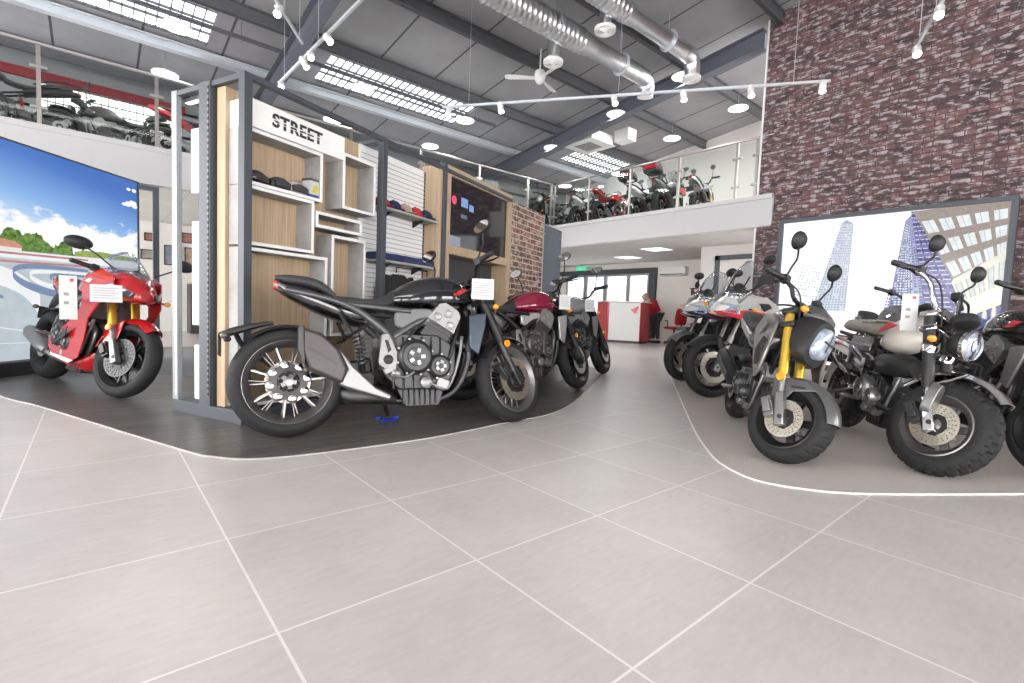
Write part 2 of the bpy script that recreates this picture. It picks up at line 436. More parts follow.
for i in range(21): m.b2((-.75+i*.1125-.006,YB+.0,4.25),(-.75+i*.1125+.006,YB+.03,4.75))
for z in (4.25,4.42,4.58,4.74): m.b2((-.75,YB,z-.007),(1.5,YB+.03,z+.007))
m.build('window_frame', slate, w1)

# roof: liner panels between the skylight openings
SKY = [(-3.2,1.65),(3.57,7.05),(10.95,13.25)]
Y0, Y1 = 9.62, 11.02
def slope_box(b, x0, x1, y0, y1, up0=0, up1=.08):
    vs = [(x, y, roofz(y)+u) for x in (x0,x1) for y in (y0,y1) for u in (up0,up1)]
    fs = [(0,1,3,2),(4,6,7,5),(0,4,5,1),(2,3,7,6),(0,2,6,4),(1,5,7,3)]
    b.add(vs, fs)
m = MB(); slope_box(m, -6, XG+.2, -7, Y0); slope_box(m, -6, XG+.2, Y1, 14.3)
xs = [-6]+[q for a in SKY for q in a]+[XG+.2]
for i in range(0, len(xs), 2): slope_box(m, xs[i], xs[i+1], Y0, Y1)
struct('ceiling', m, roofm, smooth=False)
for i, (a, b) in enumerate(SKY):
    m = MB(); slope_box(m, a, b, Y0, Y1, .09, .10); w = struct('window_%d' % (i+2), m, skylight_m)
    m = MB(); n = int((b-a)/.155)
    for k in range(n+1):
        x = a+(b-a)*k/n; slope_box(m, x-.007, x+.007, Y0, Y1, .02, .06)
    for y in (Y0+.02, Y0+.35, Y0+.7, Y0+1.05, Y1-.02): slope_box(m, a, b, y-.009, y+.009, .02, .06)
    m.build('window_frame', purlin_m, w)
# purlins, rafters and the bright gutter beams
def beam_x(name, y, x0, x1, dz, h, w, mm, lab, grp):
    z = roofz(y)+dz; m = MB()
    m.b2((x0,y-w/2,z-.02),(x1,y+w/2,z)); m.b2((x0,y-w/2,z-h),(x1,y+w/2,z-h+.02)); m.b2((x0,y-.012,z-h),(x1,y+.012,z))
    return tag(m.build(name, mm, smooth=False), lab, 'beam', grp)
P_LAB = ['dark roof purlin nearest above the camera', 'dark roof purlin second from the nearest', 'dark roof purlin running over the round ducts', 'dark roof purlin between the ducts and the skylights', 'dark roof purlin along the upper edge of the skylights', 'dark roof purlin lowest, behind the upper balcony']
for y, lab in zip((2.2,4.0,5.8,7.6,9.45,12.6), P_LAB): beam_x('roof_purlin', y, -6, XG, -.01, .22, .10, purlin_m, lab, 'roof purlins')
beam_x('gutter_beam', 11.2, -6, XG, -.02, .16, .16, bright_steel, 'bright galvanised beam along the lower edge of the skylights', 'roof purlins')
def rafter(x, lab, ya=-7):
    root = thing('roof_rafter', lab, 'beam', group='steel roof rafters')
    m = MB()
    def seg(y0, y1, d0, d1, x0, x1, h):
        vs = [(xx, y, roofz(y)-.24+d) for xx in (x0,x1) for (y, dd) in ((y0,d0),(y1,d1)) for d in (dd, dd-h)]
        m.add(vs, [(0,1,3,2),(4,6,7,5),(0,4,5,1),(2,3,7,6),(0,2,6,4),(1,5,7,3)])
    seg(ya,14.1,0,0,x-.10,x+.10,.02); seg(ya,14.1,-.32,-.32,x-.10,x+.10,.02); seg(ya,14.1,-.01,-.01,x-.012,x+.012,.31)
    m.build('web_and_flanges', steel, root, smooth=False)
    if ya > 0: return
    m = MB(); m.prism([(2.2,roofz(2.2)-.54),(5.2,roofz(5.2)-.56),(4.2,roofz(4.2)-.74),(2.2,roofz(2.2)-.78)], x-.08, x+.08, plane='yz')
    m.build('haunch_plate', steel, root, smooth=False)
rafter(2.75, 'blue-grey steel rafter at left, rising over the display shelving'); rafter(9.32, 'blue-grey steel rafter at right, crossing to the brick wall', 4.23)

# unseen shop front with open windows, added behind the camera for daylight and reflections
def glazed(name, axis, pos, a0, a1, n, zt):
    m = MB(); d = (a1-a0)/n; pw = d*.16
    def bx(u0, u1, z0, z1, t=.12):
        m.b2((pos-t,u0,z0),(pos,u1,z1)) if axis == 'x' else m.b2((u0,pos-t,z0),(u1,pos,z1))
    bx(a0, a1, 3.3, zt); bx(a0, a1, 0, .25)
    for i in range(n+1): bx(max(a0,a0+i*d-pw), min(a1,a0+i*d+pw), .25, 3.3)
    for i in range(n): bx(a0+(i+.5)*d-.03, a0+(i+.5)*d+.03, .25, 3.3); 
    struct(name, m, mat(name+'_grey', (.30,.30,.31), .6, ns=4, na=.05), smooth=False)
glazed('wall_front_unseen', 'x', -5.9, -7, 9.4, 4, 6.0); glazed('wall_side_unseen', 'y', -6.9, -5.8, 9.4, 4, 7.5)
# mezzanine
slab_white = mat('slab_white_paint', (.52,.515,.53), .65, ns=5, na=.02)
m = MB().b2((-4,9.52,2.52),(XG,14.1,3.06)); struct('floor_mezzanine_left', m, slab_white)
m = MB().b2((9.4,3.92,2.52),(XG,9.52,3.06)); struct('floor_mezzanine_back', m, slab_white)
m = MB().b2((-4,9.50,3.02),(9.38,9.56,3.10)); m.b2((9.36,3.92,3.02),(9.42,9.56,3.10)); struct('trim_4', m, slab_white)
m = MB().b2((-4,9.6,2.508),(XG,14.1,2.519)); struct('ceiling_left', m, ceil_tile)
m = MB().b2((9.46,4.22,2.508),(XG,9.6,2.519)); struct('ceiling_back', m, ceil_tile)
frame_grey = mat('window_frame_grey', (.33,.35,.37), .5)
# partition with the grey framed door, back glazing
m = MB().b2((11.2,4.22,0),(11.3,6.25,2.508)); m.b2((11.3,6.15,0),(XG,6.25,2.508)); struct('wall_partition', m, offwhite)
d = struct('door_1', MB().b2((11.17,4.72,.01),(11.2,5.75,2.16)), offwhite)
m = MB().b2((11.14,5.75,0),(11.2,5.86,2.27)); m.b2((11.14,4.61,0),(11.2,4.72,2.27)); m.b2((11.14,4.61,2.16),(11.2,5.86,2.27)); m.build('door_frame', slate, d)
MB().b2((11.10,5.6,1.0),(11.17,5.66,1.04)).build('door_handle', stainless, d)
for i, (a, b) in enumerate([(11.75,11.02),(10.86,10.06),(9.92,9.26),(12.7,11.93)]):
    d = struct('window_%d' % (i+6), MB().b2((13.44,b,.25),(13.46,a,2.08)), daywin)
    m = MB().b2((13.40,b-.07,.05),(13.47,b,2.14)); m.b2((13.40,a,.05),(13.47,a+.07,2.14)); m.b2((13.40,b,.05),(13.47,a,.25)); m.b2((13.40,b,2.08),(13.47,a,2.14))
    m.build('window_frame', frame_grey, d)
m = MB().b2((13.38,8.95,.0),(13.49,9.18,2.15)); m.b2((13.38,8.95,2.152),(13.49,13.4,2.32)); struct('trim_5', m, slate)

# ------------------------------------------------------------------ balustrade
def balustrade(p0, p1, posts, lab, n_panels):
    p0, p1 = Vector(p0), Vector(p1); t = (p1-p0).normalized(); nrm = Vector((-t.y, t.x, 0))
    root = thing('glass_balustrade', lab, 'balustrade', group='balcony balustrades')
    m = MB(); m.tube([p0+Vector((0,0,1.13)), p1+Vector((0,0,1.13))], .024, 10); m.build('handrail', stainless, root)
    cuts = [0]+posts+[(p1-p0).length]
    for a, b in zip(cuts[:-1], cuts[1:]):
        if b-a < .15: continue
        q0, q1 = p0+t*(a+.03), p0+t*(b-.03)
        m = MB(); m.rings([[q0+nrm*.006, q0-nrm*.006, q0-nrm*.006+Vector((0,0,.98)), q0+nrm*.006+Vector((0,0,.98))], [q1+nrm*.006, q1-nrm*.006, q1-nrm*.006+Vector((0,0,.98)), q1+nrm*.006+Vector((0,0,.98))]])
        g = m.build('glass_panel', glass, root, smooth=False); g.location.z = .08
    for a in posts:
        p = p0+t*a; m = MB(); m.bar(p, p+Vector((0,0,1.11)), .045, .045, side=t)
        m.tube([p, p+Vector((0,0,.015))], .06, 12)
        po = m.build('post', stainless, root)
        for z in (.28, .82): MB().bar(p-t*.09+Vector((0,0,z)), p+t*.09+Vector((0,0,z)), .05, .045, side=nrm).build('clamp', stainless, po, bev=.008)
    return root
balustrade((-3,9.60,3.06),(9.38,9.60,3.06), [.9,2.45,3.77,5.3,6.85,8.4,9.95,11.5,12.34], 'glass balustrade with steel posts along the left balcony', 0)
balustrade((9.47,9.66,3.06),(9.47,4.0,3.06), [.06,1.28,2.52,3.76,5.0,5.38], 'glass balustrade with steel posts along the far balcony', 0)
# ------------------------------------------------------------------ ceiling services
def bay(x, y, lab):
    z = roofz(y)-.5
    root = thing('high_bay_light', lab, 'ceiling light', (x,y,z), group='round high bay lights')
    m = MB(); m.lathe([(.02,.06),(.05,.055),(.06,.02),(.215,.012),(.225,-.006),(.21,-.012)], axis='z', seg=28); m.build('housing', white_plastic, root)
    m = MB(); m.lathe([(.205,-.004),(.20,-.02),(.12,-.034),(.01,-.038)], axis='z', seg=28); m.build('diffuser', bay_glow, root)
    ld = bpy.data.lights.new('bay_lamp', 'AREA'); ld.shape = 'DISK'; ld.size = .38; ld.energy = 22; ld.color = (1,.985,.96)
    lo = bpy.data.objects.new('bay_lamp', ld); COL.objects.link(lo); lo.parent = root; lo.location = (0,0,-.06)
    m = MB(); m.tube([(0,0,.05),(0,0,.47)], .006, 6); m.build('suspension_rod', stainless, root)
    return root
BAYS = [(1.06,9.82,'round bay light in front of the left skylight'),(1.05,11.45,'round bay light just above the left balcony handrail'),(4.15,9.78,'round bay light in front of the middle skylight'),(4.15,11.4,'round bay light above the lettered shelf header'),
 (6.56,9.7,'round bay light at the right end of the middle skylight'),(6.63,11.35,'round bay light above the peg wall display'),(9.29,9.6,'round bay light left of the ceiling cassette, near the right rafter'),(9.2,7.44,'round bay light under the end of the left duct'),(11.45,7.4,'round bay light right of the far skylight, low on the slope'),
 (11.3,5.62,'round bay light nearest the brick wall edge'),(11.74,11.46,'small round bay light far left over the far balcony'),(12.3,9.75,'round bay light over the far skylight'),(9.05,5.68,'round bay light beside the end of the right duct')]
for b in BAYS: bay(*b)

def duct(name, pts, r, lab, ends, grp='spiral ducts'):
    root = thing(name, lab, 'air duct', pts[0], group=grp); o = Vector(pts[0])
    P = [Vector(p)-o for p in pts]
    m = MB(); rr = []
    n = int((P[1]-P[0]).length/.035)
    line = [P[0].lerp(P[1], i/n) for i in range(n+1)]
    rs = [(r*1.14*(1.0 if i % 3 else 1.075) if i < n*.72 else r*(1.14-.22*min(1,(i/n-.72)/.05))) for i in range(n+1)]
    m.tube(line, rs, 20); m.build('spiral_pipe', ductm, root)
    m = MB(); m.tube(P[1:], r*.93, 18, 5); m.build('elbow', ductm, root)
    for q in ends:
        q = Vector(q)-o
        m = MB(); m.tube([q+Vector((0,0,.42)), q+Vector((0,0,.02))], r*.62, 16); a = m.build('drop_pipe', ductm, root)
        m = MB()
        for k, rad in enumerate((.17,.13,.09,.05)): m.lathe([(rad,-.005-.008*k),(rad-.028,.012-.004*k),(rad-.026,.022),(rad,.008)], q, 'z', 24, closed=True)
        m.lathe([(.172,0),(.175,.05),(.12,.09)], q, 'z', 24); m.build('round_diffuser', white_plastic, a)
    for k in (.25,.6,.92):
        m = MB(); q = P[0].lerp(P[1], k); m.tube([q+Vector((0,0,r)), q+Vector((0,0,roofz(pts[0][1])-pts[0][2]-.01))], .004, 5)
        m.lathe([(r*1.2,-.012),(r*1.2,.012)], q, 'x', 20); m.build('hanger', bright_steel, root)
    return root
duct('air_duct', [(2.5,6.06,5.47),(8.0,6.06,5.47),(8.3,6.07,5.46),(8.42,6.1,5.34),(8.44,6.12,5.15)], .17, 'left round spiral duct with a down-turned end', [(6.15,6.42,5.12)])
duct('air_duct', [(2.0,5.22,5.67),(8.3,5.22,5.67),(8.58,5.24,5.66),(8.68,5.26,5.52),(8.70,5.28,5.34)], .155, 'right round spiral duct ending beside the brick wall', [(6.35,5.45,5.36),(8.70,5.28,5.30)])

# ceiling cassette with its side return box
root = thing('air_conditioning_cassette', 'white square ceiling cassette beside the far skylight', 'air conditioner', (10.0,8.95,5.22))
m = MB(); m.box((0,0,.12),(.86,.95,.24)); m.build('casing', white_plastic, root, bev=.02)
m = MB(); m.box((0,0,-.012),(.95,1.02,.03)); m.build('fascia', white_plastic, root, bev=.01)
m = MB()
for i in range(9): m.box((0,-.24+i*.06,-.032),(.5,.035,.014),(20,0,0))
m.build('grille', grey_plastic, root)
m = MB(); m.box((.55,-.75,.2),(.35,.45,.3)); m.build('return_box', white_plastic, root, bev=.01)

# ceiling fan
root = thing('ceiling_fan', 'white three-blade ceiling fan hanging below the left duct', 'ceiling fan', (6.7,7.35,5.36))
m = MB(); m.lathe([(.02,.16),(.09,.13),(.11,.05),(.10,-.03),(.06,-.10),(.015,-.12)], axis='z', seg=20); m.build('motor', white_plastic, root)
m = MB(); m.tube([(0,0,.15),(0,0,.55)], .016, 8); m.build('down_rod', white_plastic, root)
for k in range(3):
    a = R(20+120*k); t = Vector((math.cos(a), math.sin(a), 0)); n = Vector((-t.y,t.x,.22))
    m = MB(); P = [t*.10+n*.04, t*.6+n*.065, t*.68+n*.04, t*.68-n*.04, t*.6-n*.065, t*.10-n*.04]; m.plate(P, .008, d=(0,0,1)); m.build('blade', white_plastic, root)

# spot tracks
def spotlight(p, aim, lab, grp, drop=.0, on=True):
    root = thing('spotlight', lab, 'spotlight', p, group=grp)
    d = (Vector(aim)-Vector(p)).normalized()
    m = MB(); m.box((0,0,-.012),(.10,.03,.024)); m.tube([(0,0,-.015),(0,0,-.04)], .008, 8); m.build('bracket', white_plastic, root, bev=.004)
    c = Vector((0,0,-.05)); m = MB(); m.tube([c-d*.085, c-d*.07, c+d*.09], [.036,.045,.047], 18); m.build('lamp_body', white_plastic, root)
    m = MB(); m.tube([c+d*.0895, c+d*.0925], .041, 18); m.build('lens', lamp_glow, root)
    return root
def track(p0, p1, lab, hang=1.0):
    p0, p1 = Vector(p0), Vector(p1); root = thing('lighting_track', lab, 'lighting track', p0, group='suspended lighting tracks')
    m = MB(); m.bar((0,0,0), p1-p0, .036, .032, side=(0,0,1)); m.build('rail', bright_steel, root)
    for k in (.08,.5,.92):
        q = (p1-p0)*k; MB().tube([q, q+Vector((0,0,roofz((p0+q).y)-(p0+q).z-.005))], .0035, 5).build('suspension_wire', bright_steel, root)
    return root
TA, TB = Vector((4.2,7.96,4.215)), Vector((7.98,2.66,4.215))
TA = Vector((5.04,6.78,4.215)); TA = TA+(TA-TB)*.16
track(TA, TB, 'long lighting track crossing in front of the brick wall', 1.6)
far_l = ['lit spotlight at the far left of the long track','lit spotlight second from the left on the long track','lit spotlight middle of the long track, under the duct ends','lit spotlight fourth on the long track, just left of the brick wall','lit spotlight at the right end of the long track, before the brick wall','lit spotlight at the outer left end of the long track, before the middle skylight']
for (k, aim), lab in zip([(.175,(5,5,0)),(.49,(5,3,0)),(.665,(6,3,0)),(.825,(6.5,2.5,0)),(.985,(6.8,2.4,1)),(.02,(3,6,0))], far_l):
    p = TA.lerp(TB, k); spotlight((p.x,p.y,p.z-.016), aim, lab, 'spotlights on the long track')
A, B = Vector((2.37,9.0,4.4)), Vector((2.46,5.5,4.4)); track(A, B, 'lighting track over the left of the display unit, crossing the rafter', 1.4)
for (k, aim), lab in zip([(.035,(1.5,5,1)),(.42,(1.2,3.4,.6)),(.60,(3.0,3.0,.8)),(.34,(4,6,.5))], ['spotlight at the lower end of the left track, by the shelf frame','lit spotlight on the left track beside the crossing conduit','spotlight on the left track pointing right at the middle skylight','small spotlight on the left track aimed away to the right']):
    p = A.lerp(B, k); spotlight((p.x,p.y,p.z-.016), aim, lab, 'spotlights on the left tracks')
A, B = Vector((2.25,7.40,4.4)), Vector((1.45,6.25,4.4)); track(A, B, 'short lighting track running off the top edge at left', 1.4)
p = A.lerp(B, .62); spotlight((p.x,p.y,p.z-.016), (.3,4.6,.8), 'spotlight on the short track at the top left edge', 'spotlights on the left tracks')
A, B = Vector((7.8,1.67,4.25)), Vector((6.4,1.08,4.25)); track(A, B, 'short lighting track at the top right before the brick wall', 2.0)
p = A.lerp(B, .03); spotlight((p.x,p.y,p.z-.016), (5.4,.9,1.2), 'spotlight at the lower end of the right track, on the brick wall', 'spotlights on the right track')
p = A.lerp(B, .60); spotlight((p.x,p.y,p.z-.016), (4.0,.8,.6), 'spotlight cut by the top edge on the right track', 'spotlights on the right track')
m = MB(); m.bar((-2,9.9,roofz(9.9)-.28),(7.6,9.9,roofz(9.9)-.28),.06,.05,side=(0,0,1))
for x in range(-2, 8): m.tube([(x,9.9,roofz(9.9)-.27),(x,9.9,roofz(9.9)-.01)], .005, 5)
tag(m.build('cable_conduit', purlin_m), 'grey cable conduit running across the middle of the skylights', 'conduit')

# smoke detectors and exit sign, ceiling panel light
for x, y, lab in ((10.9,7.3,'flat square ceiling light under the far balcony'),(12.0,9.0,'flat square ceiling light deeper under the far balcony')):
    root = thing('ceiling_panel_light', lab, 'ceiling light', (x,y,2.5), group='panel lights under the far balcony')
    m = MB(); m.box((0,0,-.004),(.6,.6,.012)); m.build('frame', white_plastic, root)
    m = MB(); m.box((0,0,-.013),(.56,.56,.008)); m.build('diffuser', mat('panel_diffuser_%d' % int(y*10), (.9,.9,.9), .4, emit=(.92,.97,1), es=.8), root)
root = thing('exit_sign', 'green exit sign hanging above the far glazed doors', 'exit sign', (13.0,11.7,2.36))
m = MB(); m.box((0,0,0),(.03,.42,.16)); m.build('sign_plate', mat('exit_green', (.02,.42,.20), .4, emit=(.05,.75,.35), es=.5), root)
m = MB(); m.box((0,.1,.14),(.01,.01,.12)); m.box((0,-.1,.14),(.01,.01,.12)); m.build('bracket', white_plastic, root)
m = MB(); m.plate([(-.017,.12,.0),(-.017,.05,.05),(-.017,.05,.018),(-.017,-.03,.018),(-.017,-.03,-.018),(-.017,.05,-.018),(-.017,.05,-.05)], -.003, d=(1,0,0)); m.box((-.017,-.12,0),(.004,.07,.11)); m.build('pictogram', white, root)
root = thing('wall_air_conditioner', 'white wall-mounted air conditioner right of the far glazed doors', 'air conditioner', (13.42,8.35,2.18))
m = MB(); m.loft([(-.11,-.14,.13,.45,.45,6),(0,-.15,.15,.46,.46,6),(.07,-.15,.15,.46,.46,6)], 24, smooth=0); m.build('casing', white_plastic, root)
m = MB(); m.box((-.10,0,-.10),(.05,.80,.03)); m.build('louvre', black_plastic, root)

# ------------------------------------------------------------------ reception
D0 = [(11.30,9.10),(11.75,8.25),(12.42,8.42),(11.68,9.80)]
root = thing('reception_counter', 'white reception counter with red ends under the far balcony', 'counter', (11.75,8.25,0))
def rel(p): return (p[0]-11.75, p[1]-8.25)
A, B, Cc, D = [rel(p) for p in D0]
m = MB(); m.prism([A,B,Cc,D], .06, 1.16, plane='xy'); m.build('body', red_paint, root, bev=.01)
n = Vector((B[0]-A[0], B[1]-A[1], 0)).normalized(); nn = Vector((n.y,-n.x,0))
if nn.x > 0: nn = -nn
a3, b3 = Vector((*A,0))+n*.06, Vector((*B,0))-n*.03
m = MB(); m.rings([[a3+nn*.004+Vector((0,0,.07)), a3+nn*.024+Vector((0,0,.07)), a3+nn*.024+Vector((0,0,1.15)), a3+nn*.004+Vector((0,0,1.15))],[b3+nn*.004+Vector((0,0,.07)), b3+nn*.024+Vector((0,0,.07)), b3+nn*.024+Vector((0,0,1.15)), b3+nn*.004+Vector((0,0,1.15))]]); m.build('front_panel', white, root)
m = MB(); m.prism([(A[0]-.04,A[1]+.03),(B[0]-.01,B[1]-.05),(Cc[0]+.03,Cc[1]-.03),(D[0],D[1]+.04)], 1.162, 1.19, plane='xy'); m.build('counter_top', white, root, bev=.006)
m = MB(); m.prism([(A[0]+.04,A[1]),(B[0]+.02,B[1]+.04),(Cc[0]-.03,Cc[1]+.02),(D[0],D[1]-.04)], 0, .06, plane='xy'); m.build('plinth', slate, root)
# winged emblem on the white front
def on_front(u, z): p = a3.lerp(b3, u)+nn*.027; return (p.x, p.y, z)
wing = [(.70,.95),(.93,1.06),(.955,1.02),(.90,1.0),(.95,.985),(.90,.955),(.93,.93),(.87,.90),(.90,.87),(.80,.86),(.76,.90)]
m = MB(); m.plate([on_front(u, z) for u, z in wing], .004, d=-nn); m.build('winged_emblem', red_paint, root)

def office_chair():
    root = thing('office_chair', 'red mesh-back office chair behind the reception counter', 'chair', (13.05,7.98,0), (0,0,R(75)))
    m = MB()
    for k in range(5):
        a = 2*PI*k/5; m.bar((0,0,.09),(.28*math.cos(a),.28*math.sin(a),.06),.05,.03,.03,.02)
    m.build('star_base', black_plastic, root)
    for k in range(5):
        a = 2*PI*k/5; m = MB(); m.lathe([(.028,-.02),(.03,0),(.028,.02)], (.28*math.cos(a),.28*math.sin(a),.03), 'y', 12); m.build('castor', black_plastic, root)
    m = MB(); m.tube([(0,0,.08),(0,0,.44)], .03, 10); m.build('gas_column', black_plastic, root)
    m = MB(); m.loft([(-.24,.44,.49,.18,.2,4),(-.1,.43,.51,.23,.24,4),(.15,.43,.51,.23,.24,4),(.25,.44,.49,.2,.2,4)], 20); m.build('seat', red_fabric, root)
    m = MB(); m.rings([[(-.22-.03*math.cos(v)-.10*(z-.55), w*math.sin(v), z) for v in [2*PI*j/16 for j in range(16)]] for z, w in ((.56,.17),(.62,.22),(.8,.23),(.98,.21),(1.04,.16))]); m.build('backrest', red_fabric, root)
    m = MB(); m.tube([(-.1,0,.44),(-.24,0,.46),(-.27,0,.62)], .02, 8, 4); m.build('back_support', black_plastic, root)
    for s in (1,-1):
        m = MB(); m.tube([(.0,s*.22,.46),(0,s*.27,.5),(0,s*.27,.66),(.12,s*.27,.68)], .014, 8, 4); m.build('armrest', black_plastic, root)
office_chair()
root = thing('shelf_stand', 'red display stand with dark bags beside the far white partition', 'display stand', (13.0,7.12,0))
m = MB(); m.b2((-.2,-.3,0),(.25,.3,.05)); m.b2((.2,-.3,.05),(.25,.3,1.9)); m.build('back_panel', red_paint, root)
for z in (.6,1.15,1.6):
    m = MB(); m.b2((-.2,-.3,z),(.2,.3,z+.03)); m.build('shelf', red_paint, root)
for i, (y, z, h) in enumerate(((.1,1.632,.22),(-.15,1.182,.24),(.14,1.182,.2),(0,.632,.3))):
    m = MB(); m.loft([(-.14,0,h*.8,.10,.07,3),(0,0,h,.13,.09,3),(.13,0,h*.85,.11,.07,3)], 18)
    o = m.build('bag', mat('dark_bag_%d' % i, (.03+.02*i,.025,.03), .8, ns=80, bump=.4), loc=(13.0,7.12+y,z))
    tag(o, ['black bag on the top shelf of the red stand','black bag at right on the middle shelf of the red stand','dark bag at left on the middle shelf of the red stand','dark bag on the low shelf of the red stand'][i], 'bag', 'bags on the red stand')
root = thing('storage_box', 'low dark grey cabinet on the floor below the red stand', 'cabinet', (12.9,7.57,0))
m = MB(); m.box((0,0,.27),(.35,.28,.52)); m.build('body', grey_plastic, root, bev=.02)
m = MB(); m.box((-.18,0,.4),(.012,.24,.16)); m.build('drawer', slate, root, bev=.004)

# person bent over the end of the counter
def person():
    skin = mat('skin', (.55,.36,.28), .55, ns=60, na=.06); hair = mat('short_grey_hair', (.38,.33,.30), .8, ns=200, na=.3)
    jk = mat('dark_red_jacket', (.36,.018,.03), .8, ns=120, na=.15, bump=.3); tr = mat('dark_trousers', (.03,.032,.04), .8, ns=120)
    root = thing('person', 'person in a dark red jacket leaning over the counter end, looking down', 'person', (12.86,8.50,0), (0,0,R(160)))
    def skinned(name, pts, edges, rad, m, par):
        me = bpy.data.meshes.new(name); me.from_pydata(pts, edges, []); me.materials.append(m)
        o = bpy.data.objects.new(name, me); COL.objects.link(o); o.parent = par
        k = o.modifiers.new('Skin', 'SKIN'); k.use_smooth_shade = True
        for v, r in zip(me.skin_vertices[0].data, rad): v.radius = (r, r)
        me.skin_vertices[0].data[0].use_root = True
        s = o.modifiers.new('Sub', 'SUBSURF'); s.levels = 2; s.render_levels = 2
        return o
    # hips, spine bent forward, neck, head, arms, legs
    P = [(0,0,.86),(.04,0,.98),(.16,0,1.12),(.27,0,1.22),(.34,0,1.265),(.40,0,1.31),(.44,0,1.345),
         (.26,.19,1.20),(.33,.26,1.02),(.50,.20,1.215-.02),(.60,.17,1.205), (.26,-.19,1.20),(.34,-.26,1.02),(.52,-.18,1.19),(.62,-.14,1.205),
         (0,.10,.82),(.02,.11,.47),(-.02,.11,.08),(.12,.12,.04),(0,-.10,.82),(.02,-.11,.47),(-.02,-.11,.08),(.12,-.12,.04)]
    E = [(0,1),(1,2),(2,3),(3,4),(4,5),(5,6),(3,7),(7,8),(8,9),(9,10),(3,11),(11,12),(12,13),(13,14),(0,15),(15,16),(16,17),(17,18),(0,19),(19,20),(20,21),(21,22)]
    rd = [.15,.14,.15,.15,.062,.085,.07,.075,.055,.042,.03,.075,.055,.042,.03,.095,.06,.05,.04,.095,.06,.05,.04]
    skinned('body', P, E, rd, skin, root)
    Pj = [(0,0,.84),(.04,0,.98),(.16,0,1.12),(.27,0,1.225),(.325,0,1.26),(.26,.20,1.205),(.33,.27,1.02),(.48,.205,1.19),(.26,-.20,1.205),(.34,-.27,1.02),(.50,-.185,1.185)]
    Ej = [(0,1),(1,2),(2,3),(3,4),(3,5),(5,6),(6,7),(3,8),(8,9),(9,10)]
    skinned('jacket', Pj, Ej, [.165,.165,.175,.172,.085,.095,.07,.056,.095,.07,.056], jk, root)
    skinned('trousers', [(0,0,.86),(0,.10,.80),(.02,.11,.47),(-.02,.11,.10),(0,-.10,.80),(.02,-.11,.47),(-.02,-.11,.10)], [(0,1),(1,2),(2,3),(0,4),(4,5),(5,6)], [.155,.105,.075,.065,.105,.075,.065], tr, root)
    for s in (1,-1):
        m = MB(); m.loft([(-.09,0,.07,.04,.035,2.6,s*.115),(.0,0,.09,.05,.04,2.6,s*.118),(.15,0,.06,.05,.04,2.6,s*.122),(.19,0,.035,.03,.025,2.6,s*.122)], 14); m.build('shoe', black_plastic, root)
    m = MB(); m.ball((.435,0,1.355),.092,16,10,(1.08,.86,1.12),rot=(0,28,0)); m.ball((.52,0,1.335),.018,8,5); m.ball((.515,.035,1.36),.012,8,5); m.ball((.515,-.035,1.36),.012,8,5)
    for s in (1,-1): m.ball((.43,s*.08,1.345),.024,8,6,(.6,.4,1))
    m.build('head', skin, root)
    m = MB(); m.ball((.415,0,1.378),.092,16,10,(1.06,.90,1.05),rot=(0,28,0)); m.build('hair', hair, root)
    for s, c in ((1,(.615,.165,1.205)),(-1,(.635,-.135,1.205))):
        m = MB(); c = Vector(c); m.ball(c, .036, 10, 6, (1.2,.9,.5))
        for k, (dy, l) in enumerate(((-.026,.05),(-.009,.065),(.009,.062),(.026,.048))): m.tube([c+Vector((.03,dy,.004)), c+Vector((.03+l*.6,dy*1.15,.006)), c+Vector((.03+l,dy*1.2,-.006))], [.009,.008,.006], 6)
        m.tube([c+Vector((.0,-s*.03,0)), c+Vector((.03,-s*.055,.0)), c+Vector((.055,-s*.055,-.004))], [.011,.01,.007], 6); m.build('hand', skin, root)
person()

# ------------------------------------------------------------------ behind the partition frame at left
root = thing('partition_frame', 'slim slate metal frame under the left balcony behind the red sports bike', 'frame', (.74,9.62,0))
MB().b2((-.03,-.05,0),(.05,.05,2.5)).build('post', slate, root)
MB().b2((-1.2,-.05,2.44),(-.03,.05,2.5)).build('head_rail', slate, root)
pic_art = [mat('picture_print_%d' % i, c, .5, ns=9, na=.7) for i, c in enumerate([(.35,.16,.12),(.30,.28,.26),(.22,.24,.30),(.4,.30,.22)])]
PL = ['small framed picture high at left on the wall behind the slate frame','small framed picture low at left on the wall behind the slate frame','large framed picture in the middle of the far left wall','framed picture seen through the lit post of the display unit','framed picture high beside the lit display post','low framed picture just left of the white display boxes']
for i, (x, z, w, h) in enumerate([(1.0,2.16,.24,.18),(.95,1.76,.28,.22),(1.42,1.78,.34,.46),(1.80,1.75,.30,.5),(1.72,2.22,.26,.24),(2.12,1.42,.2,.26)]):
    root = thing('framed_picture', PL[i], 'picture', (x,14.09,z), group='framed pictures on the far left wall')
    m = MB()
    for a, b in (((-w/2,-.03,-h/2),(w/2,0,-h/2+.02)),((-w/2,-.03,h/2-.02),(w/2,0,h/2)),((-w/2,-.03,-h/2),(-w/2+.02,0,h/2)),((w/2-.02,-.03,-h/2),(w/2,0,h/2))): m.b2(a,b)
    m.build('picture_frame', black_plastic, root)
    MB().b2((-w/2+.015,-.015,-h/2+.015),(w/2-.015,-.004,h/2-.015)).build('print', pic_art[i % 4], root)
root = thing('display_cabinet', 'oak-topped cabinet with dark racks seen behind the lit display post', 'cabinet', (2.15,13.4,0))
MB().b2((-.5,-.3,1.12),(.5,.3,1.16)).build('top', oak, root)
MB().b2((-.5,-.28,0),(.5,.3,1.12)).build('body', mat('dark_cabinet', (.05,.04,.045), .6), root)
for z in (.3,.6,.9): MB().b2((-.48,-.31,z),(.48,-.285,z+.2)).build('rack', mat('rack_wine_%d' % int(z*10), (.16,.03,.04), .6, ns=30, na=.8), root)
